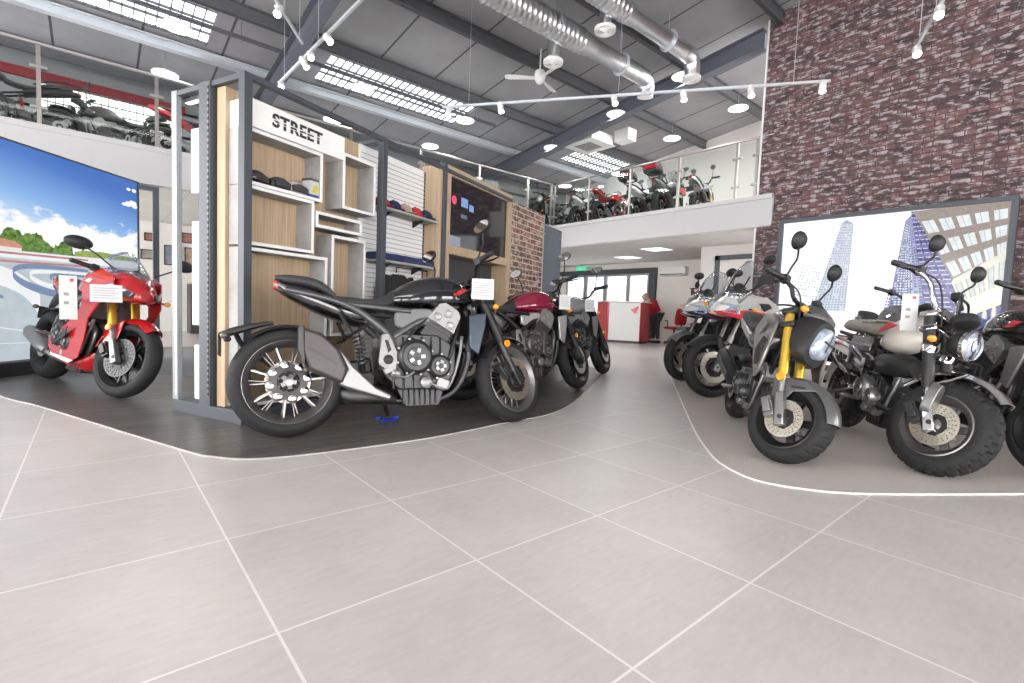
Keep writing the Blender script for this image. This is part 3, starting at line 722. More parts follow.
# ------------------------------------------------------------------ display unit
UA = R(22.56)
unit = thing('display_unit', 'tall slate-framed display unit of shelving, screen and brick between the left bikes', 'display unit', (.707,3.473,0), (0,0,UA))
def up(name, lo, hi, m, parent=None, bev=.003, lab=None):
    o = MB().b2(lo, hi).build(name, m, parent or unit, bev=bev, smooth=False)
    if lab: o['label'] = lab
    return o
SL = slate
L1 = 4.62
up('plinth', (0,0,0), (3.63,.76,.085), SL)
for n_, x, y in (('front', 0, 0), ('front', 1.235, 0), ('front', 2.115, 0)): up('post', (x,y-.02,.085), (x+.055,y+.04,2.2 if x < 2 else 2.245), SL)
up('post', (-.005,.32,.085), (.055,.44,2.2), SL)
lp = up('post', (0,.70,.085), (.035,.76,2.2), mat('light_grey_metal', (.30,.31,.32), .5, .3, ns=40))
up('light_strip', (-.004,.708,.12), (-.0005,.718,2.17), led_glow, lp)
up('post', (1.235,.70,.085), (1.27,.76,2.2), SL)
for y0, y1 in ((-.02,.02),(.72,.76)): up('top_rail', (.055,y0,2.165), (3.6,y1,2.2), SL)
for x in (0.005,1.24,2.12): up('top_rail', (x,.04,2.165), (x+.04,.72,2.2), SL)
br = up('light_bar', (.05,.45,2.135), (.085,.70,2.16), SL); up('light_strip', (.05,.46,2.128), (.085,.69,2.134), led_glow, br)
def perf_mat():
    m = bpy.data.materials.new('perforated_metal'); nt, N, L, P = nodes_of(m)
    tc = N.new('ShaderNodeTexCoord'); sx = N.new('ShaderNodeSeparateXYZ'); L.new(tc.outputs['Object'], sx.inputs[0])
    f = math_node(N, L, 'LESS_THAN', math_node(N, L, 'FRACT', math_node(N, L, 'DIVIDE', sx.outputs[2], .039)), .5)
    L.new(mixc(N, L, f, (.16,.17,.185), (.012,.012,.014)), P.inputs['Base Color']); P.inputs['Roughness'].default_value = .5
    return m
perf = perf_mat()
up('perforated_strip', (-.009,.330,.15), (-.0055,.345,2.17), perf, None, 0)
# spine wall, wood side and white back side
up('back_panel', (.03,.215,.085), (1.19,.30,2.16), oak)
up('rear_panel', (.03,.33,.085), (3.6,.40,2.16), white)
for i, (z0, z1, y1) in enumerate(((1.515,1.945,.615),(1.34,1.505,.49),(.615,1.325,.605),(.1,.48,.58))): up('rear_box', (.045,.41,z0), (1.15,y1,z1), white, bev=.006)
# boxes with pale front edges
edge_m = mat('white_box_edge', (.82,.82,.81), .45, ns=30, na=.02)
def cube_box(t0, t1, z0, z1, y0, y1=.213, th=.022, lab=None, shelf=None):
    o = MB()
    o.b2((t0,y0,z0),(t1,y1,z0+th)); o.b2((t0,y0,z1-th),(t1,y1,z1)); o.b2((t0,y0,z0+th),(t0+th,y1,z1-th)); o.b2((t1-th,y0,z0+th),(t1,y1,z1-th))
    b = o.build('shelf_box', concrete, unit, smooth=False)
    o = MB(); e = y0-.004
    o.b2((t0,e,z0),(t1,y0+.001,z0+th)); o.b2((t0,e,z1-th),(t1,y0+.001,z1)); o.b2((t0,e,z0+th),(t0+th,y0+.001,z1-th)); o.b2((t1-th,e,z0+th),(t1,y0+.001,z1-th))
    o.build('edge_band', edge_m, b, smooth=False)
    return b
cube_box(.055,.665,1.545,1.90,.05); cube_box(.055,.592,1.16,1.541,.05); cube_box(.055,.722,.10,1.145,.05)
cube_box(.842,1.20,1.54,1.965,.03,.213); cube_box(.60,1.063,1.358,1.475,.04); cube_box(.752,1.11,.55,1.325,.04)
# lettered header
hd = up('header', (.058,.025,1.902), (.852,.214,2.075), edge_m)
def text_mesh(name, body, size, m, parent, loc, rot, align='LEFT', ext=.002, font_bold=True, shear=0):
    cu = bpy.data.curves.new(name, 'FONT'); cu.body = body; cu.size = size; cu.extrude = ext; cu.align_x = align; cu.offset = .0035 if font_bold else 0; cu.shear = shear; cu.space_character = 1.08
    t = bpy.data.objects.new(name, cu); COL.objects.link(t)
    dg = bpy.context.evaluated_depsgraph_get(); me = bpy.data.meshes.new_from_object(t.evaluated_get(dg)); 
    bpy.data.objects.remove(t); me.materials.clear(); me.materials.append(m)
    o = bpy.data.objects.new(name, me); COL.objects.link(o); o.parent = parent; o.location = loc; o.rotation_euler = rot
    return o
letter_m = mat('charcoal_lettering', (.03,.032,.036), .5)
tx = text_mesh('lettering', 'STREET', .118, letter_m, hd, (.225,.0225,1.952), (PI/2,0,0))
up('lettering_cut', (.215,.0195,1.993), (.69,.0235,1.999), edge_m, hd, 0)
up('lettering_cut', (.215,.0195,1.976), (.69,.0235,1.9795), edge_m, hd, 0)
# peg wall with two shelves
pg = up('peg_wall', (1.19,.20,.085), (2.08,.30,2.16), white)
m = MB()
for i in range(46): m.b2((1.20,.1965,.2+i*.042),(2.07,.2005,.208+i*.042))
m.build('slat_groove', mat('shadow_grey', (.45,.45,.46), .6), pg)
up('side_panel', (2.075,.0,.085), (2.112,.31,2.2), oak)
up('perforated_strip', (2.066,.185,.15), (2.0745,.195,2.15), perf, None, 0)
for z in (1.655,1.20):
    sh = up('shelf', (1.27,.02,z-.022), (2.074,.20,z), concrete)
    m = MB()
    for x in (1.45,1.9): m.plate([(x,.19,z-.022),(x,.05,z-.022),(x,.19,z-.09)], .006, d=(1,0,0))
    m.build('bracket', black_plastic, sh)
m = MB(); m.tube([(1.5,.04,1.10),(1.5,.04,1.15),(1.95,.04,1.15),(1.95,.04,1.10)], .006, 6); m.build('hanging_bar', black_plastic, unit)
# screen wall
fr = MB()
fr.b2((2.17,0,.085),(2.262,.3,2.245)); fr.b2((3.535,0,.085),(3.625,.3,2.245)); fr.b2((2.262,0,2.15),(3.535,.3,2.245)); fr.b2((2.262,0,1.36),(3.535,.3,1.452)); fr.b2((2.262,.26,.085),(3.535,.3,2.245)); fr.b2((2.262,0,.085),(3.535,.3,.16))
fr.build('screen_surround', oak, unit, smooth=False)
scr = up('screen', (2.263,.03,1.453), (3.534,.09,2.149), mat('black_screen_glass', (.012,.013,.016), .06, ns=2, na=.1, coat=.6), bev=.004)
def spic(name, t0, t1, z0, z1, m): o = MB().b2((t0,.0275,z0),(t1,.0298,z1)).build(name, m, scr, smooth=False); return o
blue = mat('screen_blue', (.10,.16,.28), .3, emit=(.22,.34,.62), es=.4, ns=5, na=.5)
spic('screen_window', 2.50,2.63,1.89,1.985, blue); spic('screen_window', 2.66,2.75,1.87,1.94, blue); spic('screen_window', 2.50,2.62,1.77,1.81, mat('screen_dim', (.06,.07,.10), .3, emit=(.14,.16,.24), es=.35))
m = MB(); m.lathe([(.045,-.001),(.045,.001)], (2.365,.0285,1.93), 'y', 20); m.build('screen_emblem', mat('screen_red', (.5,.03,.10), .4, emit=(.8,.05,.16), es=.5), scr)
spic('screen_window', 2.28,2.50,1.46,1.56, mat('screen_pale', (.22,.26,.32), .3, emit=(.3,.38,.5), es=.15))
up('niche_back', (2.263,.22,.16), (3.534,.258,1.36), mat('niche_charcoal', (.055,.055,.06), .5, ns=3, na=.3))
up('niche_shelf', (2.264,.03,.72), (3.533,.22,.745), oak)
bp = up('brick_panel', (3.63,.0,.0), (4.62,.30,2.19), brick_small, bev=0)
up('corner_trim', (4.61,-.012,0), (4.635,.31,2.195), stainless, bp)
pl = up('slate_panel', (4.66,.03,0), (5.42,.26,2.09), mat('blue_slate_panel', (.115,.135,.17), .6, ns=6, na=.06), bev=.006)
m = MB()
for x, z in ((4.75,1.95),(5.34,1.95),(4.75,.3),(5.34,.3)): m.lathe([(.012,.0),(.009,-.006),(.002,-.007)], (x,.03,z), 'y', 10)
m.build('fixing', stainless, pl)

UM = Matrix.Translation((.707,3.473,0)) @ Matrix.Rotation(UA, 4, 'Z')
def ul(x, y, z): return UM @ Vector((x,y,z))
def place(o, x, y, z, rz=0): o.location = ul(x,y,z); o.rotation_euler = (0,0,UA+rz); return o
# goods on the shelves
def goggles(x, lab, c):
    root = thing('riding_goggles', lab, 'goggles', group='goggles on the top shelf'); place(root, x, .11, 1.568)
    m = MB(); m.loft([(-.08,.005,.06,.03,.02,2.5),(-.03,.0,.085,.045,.035,2.5),(.03,.0,.085,.045,.035,2.5),(.08,.005,.06,.03,.02,2.5)], 16); m.build('goggle_frame', c, root)
    m = MB(); m.loft([(-.06,.015,.055,.012,.012,2.5,-.038),(0,.012,.07,.014,.012,2.5,-.046),(.06,.015,.055,.012,.012,2.5,-.038)], 14); m.build('lens', mat('smoke_lens_%d' % int(x*100), (.05,.05,.055), .08), root)
    m = MB(); m.tube([(-.08,.02,.03),(-.05,.07,.04),(.05,.07,.04),(.08,.02,.03)], .012, 6, 4, flat=1.8); m.build('strap', black_plastic, root)
goggles(.17, 'black riding goggles furthest left on the top shelf', black_plastic); goggles(.345, 'black riding goggles in the middle of the top shelf', mat('goggle_black', (.03,.03,.03), .4))
goggles(.487, 'pale-framed small goggles beside the white goods box', mat('goggle_grey', (.4,.4,.4), .4))
root = thing('goods_box', 'white goods box with yellow print and blue base on the top shelf', 'box'); place(root, .605, .10, 1.568, R(4))
MB().b2((-.045,-.04,0),(.045,.04,.135)).build('carton', paper, root, bev=.003)
MB().b2((-.0455,-.0405,.0),(.0455,.0405,.022)).build('base_print', mat('box_blue', (.03,.07,.28), .5), root)
m = MB(); m.plate([(-.03,-.041,.035),(-.01,-.041,.085),(.02,-.041,.095),(.03,-.041,.06),(.015,-.041,.05),(.02,-.041,.032)], .001); m.build('yellow_print', mat('box_yellow', (.62,.55,.05), .5), root)
MB().b2((-.046,-.041,.118),(.046,.041,.137)).build('lid', mat('box_lid', (.10,.11,.14), .5), root, bev=.003)
def cap(x, c, lab):
    root = thing('baseball_cap', lab, 'cap', group='caps on the upper shelf'); place(root, x, .115, 1.657, R(-8))
    m = MB(); m.lathe([(.075,.0),(.076,.02),(.068,.055),(.045,.082),(.012,.093)], axis='z', seg=18); m.build('crown', c, root)
    m = MB(); rs = []
    for a in [R(-150+i*15) for i in range(9)]: rs.append((math.cos(a), math.sin(a)))
    P = [(c_*.074, s2*.074, .006) for c_, s2 in rs]+[(c_*.085, s2*.13-.0, .002) for c_, s2 in rs[::-1]]
    m.plate(P, .005, d=(0,0,-1)); m.build('peak', c, root)
    m = MB(); m.ball((0,0,.094),.008,8,5); m.build('button', c, root)
capr = mat('cap_red', (.42,.03,.04), .85, ns=150); capn = mat('cap_navy', (.02,.025,.07), .85, ns=150); capg = mat('cap_tan', (.36,.27,.19), .85, ns=150)
for i, (c, lab) in enumerate(((capr,'red cap at the left end of the upper peg wall shelf'),(capn,'navy cap second from left on the upper peg wall shelf'),(capg,'tan cap in the middle of the upper peg wall shelf'),(capr,'red cap second from right on the upper peg wall shelf'),(capn,'navy cap at the right end of the upper peg wall shelf'))): cap(1.37+i*.155, c, lab)
for i in range(5):
    b = MB(); b.loft([(-.075,0,.055,.075,.07,5),(-.06,0,.064,.08,.076,5),(.06,0,.064,.08,.076,5),(.075,0,.055,.075,.07,5)], 20)
    for k in (.016,.034,.05): b.box((0,-.078,k),(.13,.006,.012))
    o = b.build('folded_jeans', mat('denim_%d' % i, (.022+.006*i,.035+.006*i,.10+.012*i), .9, ns=220, na=.35, bump=.4))
    place(o, 1.345+i*.162, .115, 1.202, R(random.uniform(-5,5)))
    tag(o, ['folded jeans at the left end of the lower peg wall shelf','folded jeans second from left on the lower peg wall shelf','folded jeans in the middle of the lower peg wall shelf','folded jeans second from right on the lower peg wall shelf','folded jeans at the right end of the lower peg wall shelf'][i], 'jeans', 'folded jeans on the lower shelf')
root = thing('riding_jacket', 'black riding jacket hanging below the jeans shelf on the peg wall', 'jacket'); place(root, 1.62, .12, .35)
m = MB(); rs = []
for z, w, d in ((.25,.17,.045),(.35,.18,.05),(.55,.18,.055),(.68,.17,.05),(.74,.08,.035)): rs.append([(w*math.cos(a), d*math.sin(a), z) for a in [2*PI*j/20 for j in range(20)]])
m.rings(rs); m.build('body', mat('jacket_black', (.02,.02,.022), .7, ns=70, na=.3, bump=.4), root)
for s in (1,-1):
    m = MB(); m.tube([(s*.14,0,.70),(s*.21,-.01,.58),(s*.235,-.02,.35),(s*.23,-.03,.22)], [.055,.05,.042,.035], 12, 4); m.build('sleeve', MATS['jacket_black'], root)
m = MB(); m.tube([(0,0,.74),(0,0,.80),(.02,-.02,.81)], .004, 6); m.build('hanger_hook', stainless, root)
root = thing('leaflet_holder', 'small white leaflet standing in the niche under the screen', 'leaflet'); place(root, 2.32, .10, .746)
m = MB(); m.box((0,0,.14),(.10,.012,.28),(-8,0,0)); m.build('card', paper, root); MB().b2((-.05,-.03,0),(.05,.04,.012)).build('stand', black_plastic, root)

# ------------------------------------------------------------------ printed light boxes
def flat_poly(m, pts, F, k, mi): m.add([F(a, b, k) for a, b in pts], [tuple(range(len(pts)))], mi)
def bil(q, u, v): return tuple((q[0][i]*(1-u)+q[1][i]*u)*(1-v)+(q[3][i]*(1-u)+q[2][i]*u)*v for i in range(2))
def win_grid(m, q, nu, nv, F, k, mi, fu=.55, fv=.6, skip=0, rnd=None):
    for i in range(nu):
        for j in range(nv):
            if skip and rnd.random() < skip: continue
            u0, u1 = (i+.5-fu/2)/nu, (i+.5+fu/2)/nu; v0, v1 = (j+.5-fv/2)/nv, (j+.5+fv/2)/nv
            flat_poly(m, [bil(q,u0,v0),bil(q,u1,v0),bil(q,u1,v1),bil(q,u0,v1)], F, k, mi)
def backlit(name, col, es=1.0, ns=6, na=.1):
    m = mat(name, (.02,.02,.02), .12, ns=ns, na=.0, spec=.3)
    nt, N, L, P = nodes_of(m); es *= .63; tc = N.new('ShaderNodeTexCoord'); n = noise(N, L, tc.outputs['Object'], ns, 5, .6)
    c = ramp(N, L, n, [(.3, tuple(q*(1-na) for q in col)), (.7, tuple(min(1.2,q*(1+na)) for q in col))])
    L.new(c, P.inputs['Emission Color']); P.inputs['Emission Strength'].default_value = es
    return m
Y_R, Y_L, ZB, ZT = .80, 3.67, .10, 2.53
root = thing('city_light_box', 'large backlit city skyline print standing before the brick wall', 'light box', (9.30,(Y_R+Y_L)/2,0))
yc = (Y_R+Y_L)/2
o = MB()
for a, b in (((-.06,Y_R-.05-yc,0),(.10,Y_R+.02-yc,ZT+.04)),((-.06,Y_L-.02-yc,0),(.10,Y_L+.05-yc,ZT+.04)),((-.06,Y_R+.02-yc,ZT-.02),(.10,Y_L-.02-yc,ZT+.04)),((-.06,Y_R+.02-yc,0),(.10,Y_L-.02-yc,ZB)),((.02,Y_R+.02-yc,ZB),(.10,Y_L-.02-yc,ZT-.02))): o.b2(a,b)
o.build('box_frame', slate, root, smooth=False)
def FC(y, z, k): return (-.004-.0006*k, y-yc, z)
cm = [backlit('print_white_sky', (1.0,1.0,1.02), 1.25, 2, .02), backlit('print_tower_grey', (.40,.47,.60), 1.0, 9, .1), backlit('print_tower_blue', (.20,.28,.50), 1.0, 20, .3), backlit('print_purple', (.21,.19,.42), 1.0, 12, .35), backlit('print_taupe', (.36,.31,.28), 1.0, 40, .15), backlit('print_window', (.82,.86,.88), 1.0, 10, .15), backlit('print_cream', (.80,.78,.68), 1.0, 8, .08), backlit('print_dark_blue', (.09,.10,.27), 1.0, 12, .4), backlit('print_pale_green', (.60,.68,.66), 1.0, 10, .2), backlit('print_haze_grey', (.74,.78,.85), 1.0, 6, .05)]
p = MB(); rq = random.Random(3)
flat_poly(p, [(Y_L,ZB),(Y_R,ZB),(Y_R,ZT),(Y_L,ZT)], FC, 0, 0)
# pale tower at left
q = [(3.12,1.0),(2.62,1.0),(2.60,2.40),(2.77,2.42)]; flat_poly(p, q, FC, 1, 9); win_grid(p, q, 11, 34, FC, 2, 1, .62, .62, .12, rq); win_grid(p, [(3.12,1.0),(2.86,1.0),(2.69,2.36),(2.76,2.40)], 6, 30, FC, 3, 2, .3, .5, .55, rq)
flat_poly(p, [(2.78,2.42),(2.70,2.47),(2.60,2.40)], FC, 2, 1)
win_grid(p, [(3.5,.9),(3.05,.9),(3.02,1.7),(3.30,1.8)], 8, 16, FC, 2, 1, .5, .5, .35, rq)
# tall blue-violet block
q = [(2.08,.8),(1.18,.8),(1.84,2.50),(1.94,2.36)]; flat_poly(p, q, FC, 4, 1); win_grid(p, q, 12, 40, FC, 5, 3, .7, .62, .06, rq)
win_grid(p, [(2.06,.9),(1.72,.9),(1.88,2.3),(1.93,2.34)], 7, 36, FC, 6, 0, .35, .5, .3, rq)
q = [(1.58,.8),(1.0,.8),(1.84,2.50),(1.88,2.50)]; flat_poly(p, q, FC, 7, 3); win_grid(p, q, 4, 13, FC, 8, 7, .8, .55, .05, rq); win_grid(p, q, 3, 26, FC, 9, 5, .75, .16, .1, rq)
win_grid(p, [(2.14,.9),(2.03,.9),(2.0,1.36),(2.06,1.38)], 3, 10, FC, 8, 2, .7, .7, 0, rq)
# taupe block with white windows
q = [(1.33,1.47),(Y_R,1.83),(Y_R,2.53),(1.86,2.50)]; flat_poly(p, q, FC, 10, 4)
for r, (za, zb_) in enumerate(((.04,.23),(.35,.54),(.66,.84))): 
    for k in range(5): u = .03+k*.195; flat_poly(p, [bil(q,u,za),bil(q,u+.14,za),bil(q,u+.14,zb_),bil(q,u,zb_)], FC, 11, 5); 
    for k in range(5): u = .04+k*.19+.06; flat_poly(p, [bil(q,u,za),bil(q,u+.008,za),bil(q,u+.008,zb_),bil(q,u,zb_)], FC, 12, 1)
flat_poly(p, [(1.35,1.44),(Y_R,1.80),(Y_R,1.87),(1.33,1.49)], FC, 13, 6)
q = [(1.22,1.12),(Y_R,1.38),(Y_R,1.80),(1.35,1.44)]; flat_poly(p, q, FC, 13, 6); win_grid(p, q, 5, 1, FC, 14, 8, .7, .72, 0, rq); win_grid(p, q, 10, 1, FC, 15, 4, .12, .75, 0, rq)
q = [(1.17,.98),(Y_R,1.20),(Y_R,1.38),(1.22,1.12)]; flat_poly(p, q, FC, 13, 5)
q = [(1.1,.5),(Y_R,.5),(Y_R,1.22),(1.17,1.0)]; flat_poly(p, q, FC, 14, 6); win_grid(p, q, 4, 1, FC, 15, 7, .62, .8, 0, rq); win_grid(p, q, 8, 1, FC, 16, 5, .1, .7, 0, rq)
flat_poly(p, [(1.16,.1),(Y_R,.1),(Y_R,.88),(1.16,1.0)], FC, 17, 7)
p.build('city_print', cm, root, smooth=False)

RA = math.atan2(1.191, 1.074)
root = thing('race_track_light_box', 'large backlit race track print with blue sky behind the red sports bike', 'light box', (-.643,6.599,0), (0,0,RA))
T0, T1 = -.95, 1.60
o = MB(); o.b2((T0-.03,-.10,0),(T1+.02,.16,.135)); o.build('plinth', black_plastic, root, bev=.01)
o = MB()
for a, b in (((T0-.03,-.0,.135),(T0,.12,2.215)),((T1,-.0,.135),(T1+.02,.12,2.215)),((T0,-.0,2.2),(T1,.12,2.215)),((T0,.03,.135),(T1,.12,2.2))): o.b2(a,b)
o.build('box_frame', slate, root, smooth=False)
def FR(t, z, k): return (t, .012-.0006*k, z)
def sky_print():
    m = mat('print_blue_sky', (.02,.02,.02), .12, spec=.3); nt, N, L, P = nodes_of(m)
    tc = N.new('ShaderNodeTexCoord'); v = tc.outputs['Object']; sx = N.new('ShaderNodeSeparateXYZ'); L.new(v, sx.inputs[0])
    h = math_node(N, L, 'DIVIDE', math_node(N, L, 'SUBTRACT', sx.outputs[2], 1.2), 1.0)
    h2 = math_node(N, L, 'ADD', h, math_node(N, L, 'MULTIPLY', math_node(N, L, 'SUBTRACT', sx.outputs[0], .6), .16))
    c = ramp(N, L, h2, [(.08, (.72,.84,.95)), (.45, (.26,.47,.82)), (.85, (.075,.20,.58)), (1.0, (.05,.16,.52))])
    n = noise(N, L, scaled(N, L, v, (2.4,1,4.2), loc=(.35,0,.2)), 1.6, 8, .62)
    low = math_node(N, L, 'SUBTRACT', math_node(N, L, 'ADD', n, .36), math_node(N, L, 'MULTIPLY', h, 1.05))
    f = ramp(N, L, low, [(.46, (0,0,0)), (.60, (1,1,1))])
    c = mixc(N, L, f, c, (1.0,1.0,1.0))
    L.new(c, P.inputs['Emission Color']); P.inputs['Emission Strength'].default_value = .63
    return m
rm = [sky_print(), backlit('print_foliage', (.13,.24,.05), 1.0, 26, .75), backlit('print_house_roof', (.62,.30,.22), 1.0, 30, .15), backlit('print_house_wall', (.85,.82,.78), 1.0), backlit('print_asphalt', (.50,.57,.61), 1.0, 5, .10), backlit('print_pale_run_off', (.86,.88,.90), 1.0, 4, .05), backlit('print_blue_band', (.20,.27,.43), 1.0, 6, .12), backlit('print_red_kerb', (.50,.24,.24), 1.0, 10, .2), backlit('print_grass', (.30,.40,.10), 1.0, 40, .4), backlit('print_cloud', (1,1,1), 1.0, 5, .03)]
p = MB(); rq = random.Random(11)
flat_poly(p, [(T0,.137),(T1,.137),(T1,2.2),(T0,2.2)], FR, 0, 0)
# cumulus heaps
for cx, cz, r in [(-.75,1.33,.14),(-.5,1.36,.13),(-.25,1.34,.12),(.0,1.33,.11),(.2,1.36,.10),(.45,1.42,.14),(.58,1.52,.085),(.70,1.45,.13),(.9,1.42,.15),(1.08,1.42,.12),(1.25,1.40,.13),(1.42,1.44,.10),(1.5,1.50,.07),(1.35,1.36,.12),(1.53,1.36,.08),(1.46,1.91,.05),(1.53,1.93,.06),(1.40,1.90,.03),(1.56,1.90,.04),(1.47,2.09,.03),(1.55,2.09,.035)]:
    n = 26; pts = []
    for j in range(n):
        a = 2*PI*j/n; rr = r*(1+.16*rq.uniform(-1,1)); x = min(max(cx+rr*math.cos(a), T0+.001), T1-.001); pts.append((x, cz+rr*.62*math.sin(a)))
    flat_poly(p, pts, FR, 1+rq.random()*.8, 9)
flat_poly(p, [(T0,1.17),(T1,1.23),(T1,1.36),(.5,1.42),(T0,1.36)], FR, .6, 9)
# tree line
pts = [(T0,1.15)]
x = T0
while x < .86: pts.append((x, 1.345+.045*math.sin(x*9)+.03*math.sin(x*23)+.02*rq.uniform(-1,1)-(.10 if x > .72 else 0))); x += .018
pts += [(.86,1.24),(T1,1.245),(T1,1.15)]
up_ = pts[1:-2]
for (a, b), (c, d) in zip(up_[:-1], up_[1:]): flat_poly(p, [(a,1.15),(c,1.15),(c,d),(a,b)], FR, 2.5, 1)
flat_poly(p, [(.74,1.19),(T1,1.2),(T1,1.262),(1.1,1.285),(.86,1.275),(.74,1.25)], FR, 3, 8)
flat_poly(p, [(-.45,1.20),(.17,1.20),(.19,1.235),(.12,1.275),(-.02,1.29),(-.42,1.29)], FR, 3.4, 2); flat_poly(p, [(-.45,1.16),(.18,1.16),(.18,1.215),(-.45,1.215)], FR, 3.8, 3)
# ground of the print
flat_poly(p, [(T0,.137),(T1,.137),(T1,1.235),(.76,1.205),(T0,1.165)], FR, 4, 4)
flat_poly(p, [(T0,1.10),(T1,1.14),(T1,1.22),(.76,1.20),(T0,1.165)], FR, 4.5, 5); flat_poly(p, [(T0,1.13),(.9,1.165),(.9,1.185),(T0,1.155)], FR, 5, 7)
def band(pts, w0, w1, k, mi):
    C3 = cr([Vector((a,b,0)) for a,b in pts], 8); n = len(C3)
    for i in range(n-1):
        wa = w0+(w1-w0)*i/n; wb = w0+(w1-w0)*(i+1)/n
        P4 = [(C3[i].x,C3[i].y+wa/2),(C3[i+1].x,C3[i+1].y+wb/2),(C3[i+1].x,C3[i+1].y-wb/2),(C3[i].x,C3[i].y-wa/2)]
        flat_poly(p, [(min(max(a,T0),T1),b) for a,b in P4], FR, k, mi)
band([(T0,1.06),(0.2,1.085),(.9,1.10),(T1,1.09)], .022, .022, 5.5, 7)
band([(T0,.97),(-.2,.965),(.1,.90),(.25,.80),(.35,.66)], .16, .22, 6, 5)
band([(T0,.90),(-.3,.86),(.0,.74)], .05, .03, 6.5, 6)
band([(.9,1.055),(.55,1.06),(.2,1.045),(.09,.985),(.16,.90),(.34,.83),(.6,.78)], .03, .09, 7, 6)
band([(T1,1.03),(.95,1.02),(.6,1.015),(.30,1.0),(.26,.95),(.40,.88),(.7,.82)], .02, .06, 7.5, 5)
band([(T1,1.005),(.95,.995),(.7,.99),(.5,.985),(.46,.955),(.6,.91),(.8,.87)], .02, .05, 8, 6)
band([(T1,.95),(1.0,.94),(.75,.92),(.7,.9),(.85,.86),(T1,.80)], .015, .04, 8.5, 5)
band([(T0,.55),(-.2,.48),(.4,.40),(T1,.36)], .008, .010, 6, 5); band([(T0,.34),(.2,.30),(T1,.28)], .006, .006, 6, 5)
p.build('race_print', rm, root, smooth=False)
# ------------------------------------------------------------------ motorcycles: shared pieces
rubber = mat('tyre_rubber', (.020,.020,.021), .68, ns=60, na=.25, bump=.15, spec=.35)
alu = mat('cast_aluminium', (.33,.33,.33), .38, .9, ns=50, na=.12)
alu_dark = mat('dark_cast_metal', (.070,.070,.073), .42, .8, ns=50, na=.15)
alu_mid = mat('grey_cast_metal', (.27,.27,.27), .4, .8, ns=60, na=.15)
chrome = mat('chrome', (.80,.80,.81), .08, 1.0, ns=20, na=.03)
disc_m = mat('brake_disc_steel', (.56,.52,.44), .32, .9, ns=40, na=.08)
frame_blk = mat('satin_black_frame', (.016,.016,.018), .38, .3, ns=40, na=.15)
gloss_blk = mat('gloss_black_paint', (.008,.008,.010), .12, ns=10, na=.1, coat=1.0)
seat_m = mat('black_seat_vinyl', (.032,.032,.034), .62, ns=260, na=.25, bump=.3)
graph = mat('graphite_muffler', (.085,.078,.078), .42, .6, ns=30, na=.12)
gold = mat('gold_anodised_fork', (.72,.47,.07), .3, .75, ns=30, na=.06)
amber = mat('amber_lens', (.85,.34,.02), .18, ns=30, na=.1, coat=.6)
red_lens = mat('red_lens', (.45,.01,.02), .15, ns=30, na=.1, coat=.6)
head_lens = mat('clear_headlight_lens', (.42,.48,.58), .08, .35, ns=45, na=.7, coat=1.0)
mirror_m = mat('mirror_glass', (.75,.76,.77), .03, 1.0, ns=5, na=.01)
screen_m = glass_mat('clear_windscreen', (.80,.82,.84), .10, .03)
rim_blk = mat('black_wheel_paint', (.022,.022,.024), .35, .4, ns=40, na=.1)
rim_grey = mat('machined_wheel_grey', (.22,.21,.21), .34, .8, ns=40, na=.1)
rim_silver = mat('silver_wheel_paint', (.50,.50,.50), .35, .7, ns=40, na=.06)
spoke_silver = mat('machined_spoke', (.27,.26,.255), .28, .9, ns=40, na=.08)
graphite_frame = mat('graphite_frame', (.11,.11,.115), .38, .6, ns=40, na=.1)
bronze = mat('bronze_cover', (.16,.12,.09), .35, .8, ns=40, na=.1)
dash_m = mat('dash_display', (.05,.055,.06), .1, ns=20, na=.2)
V = Vector

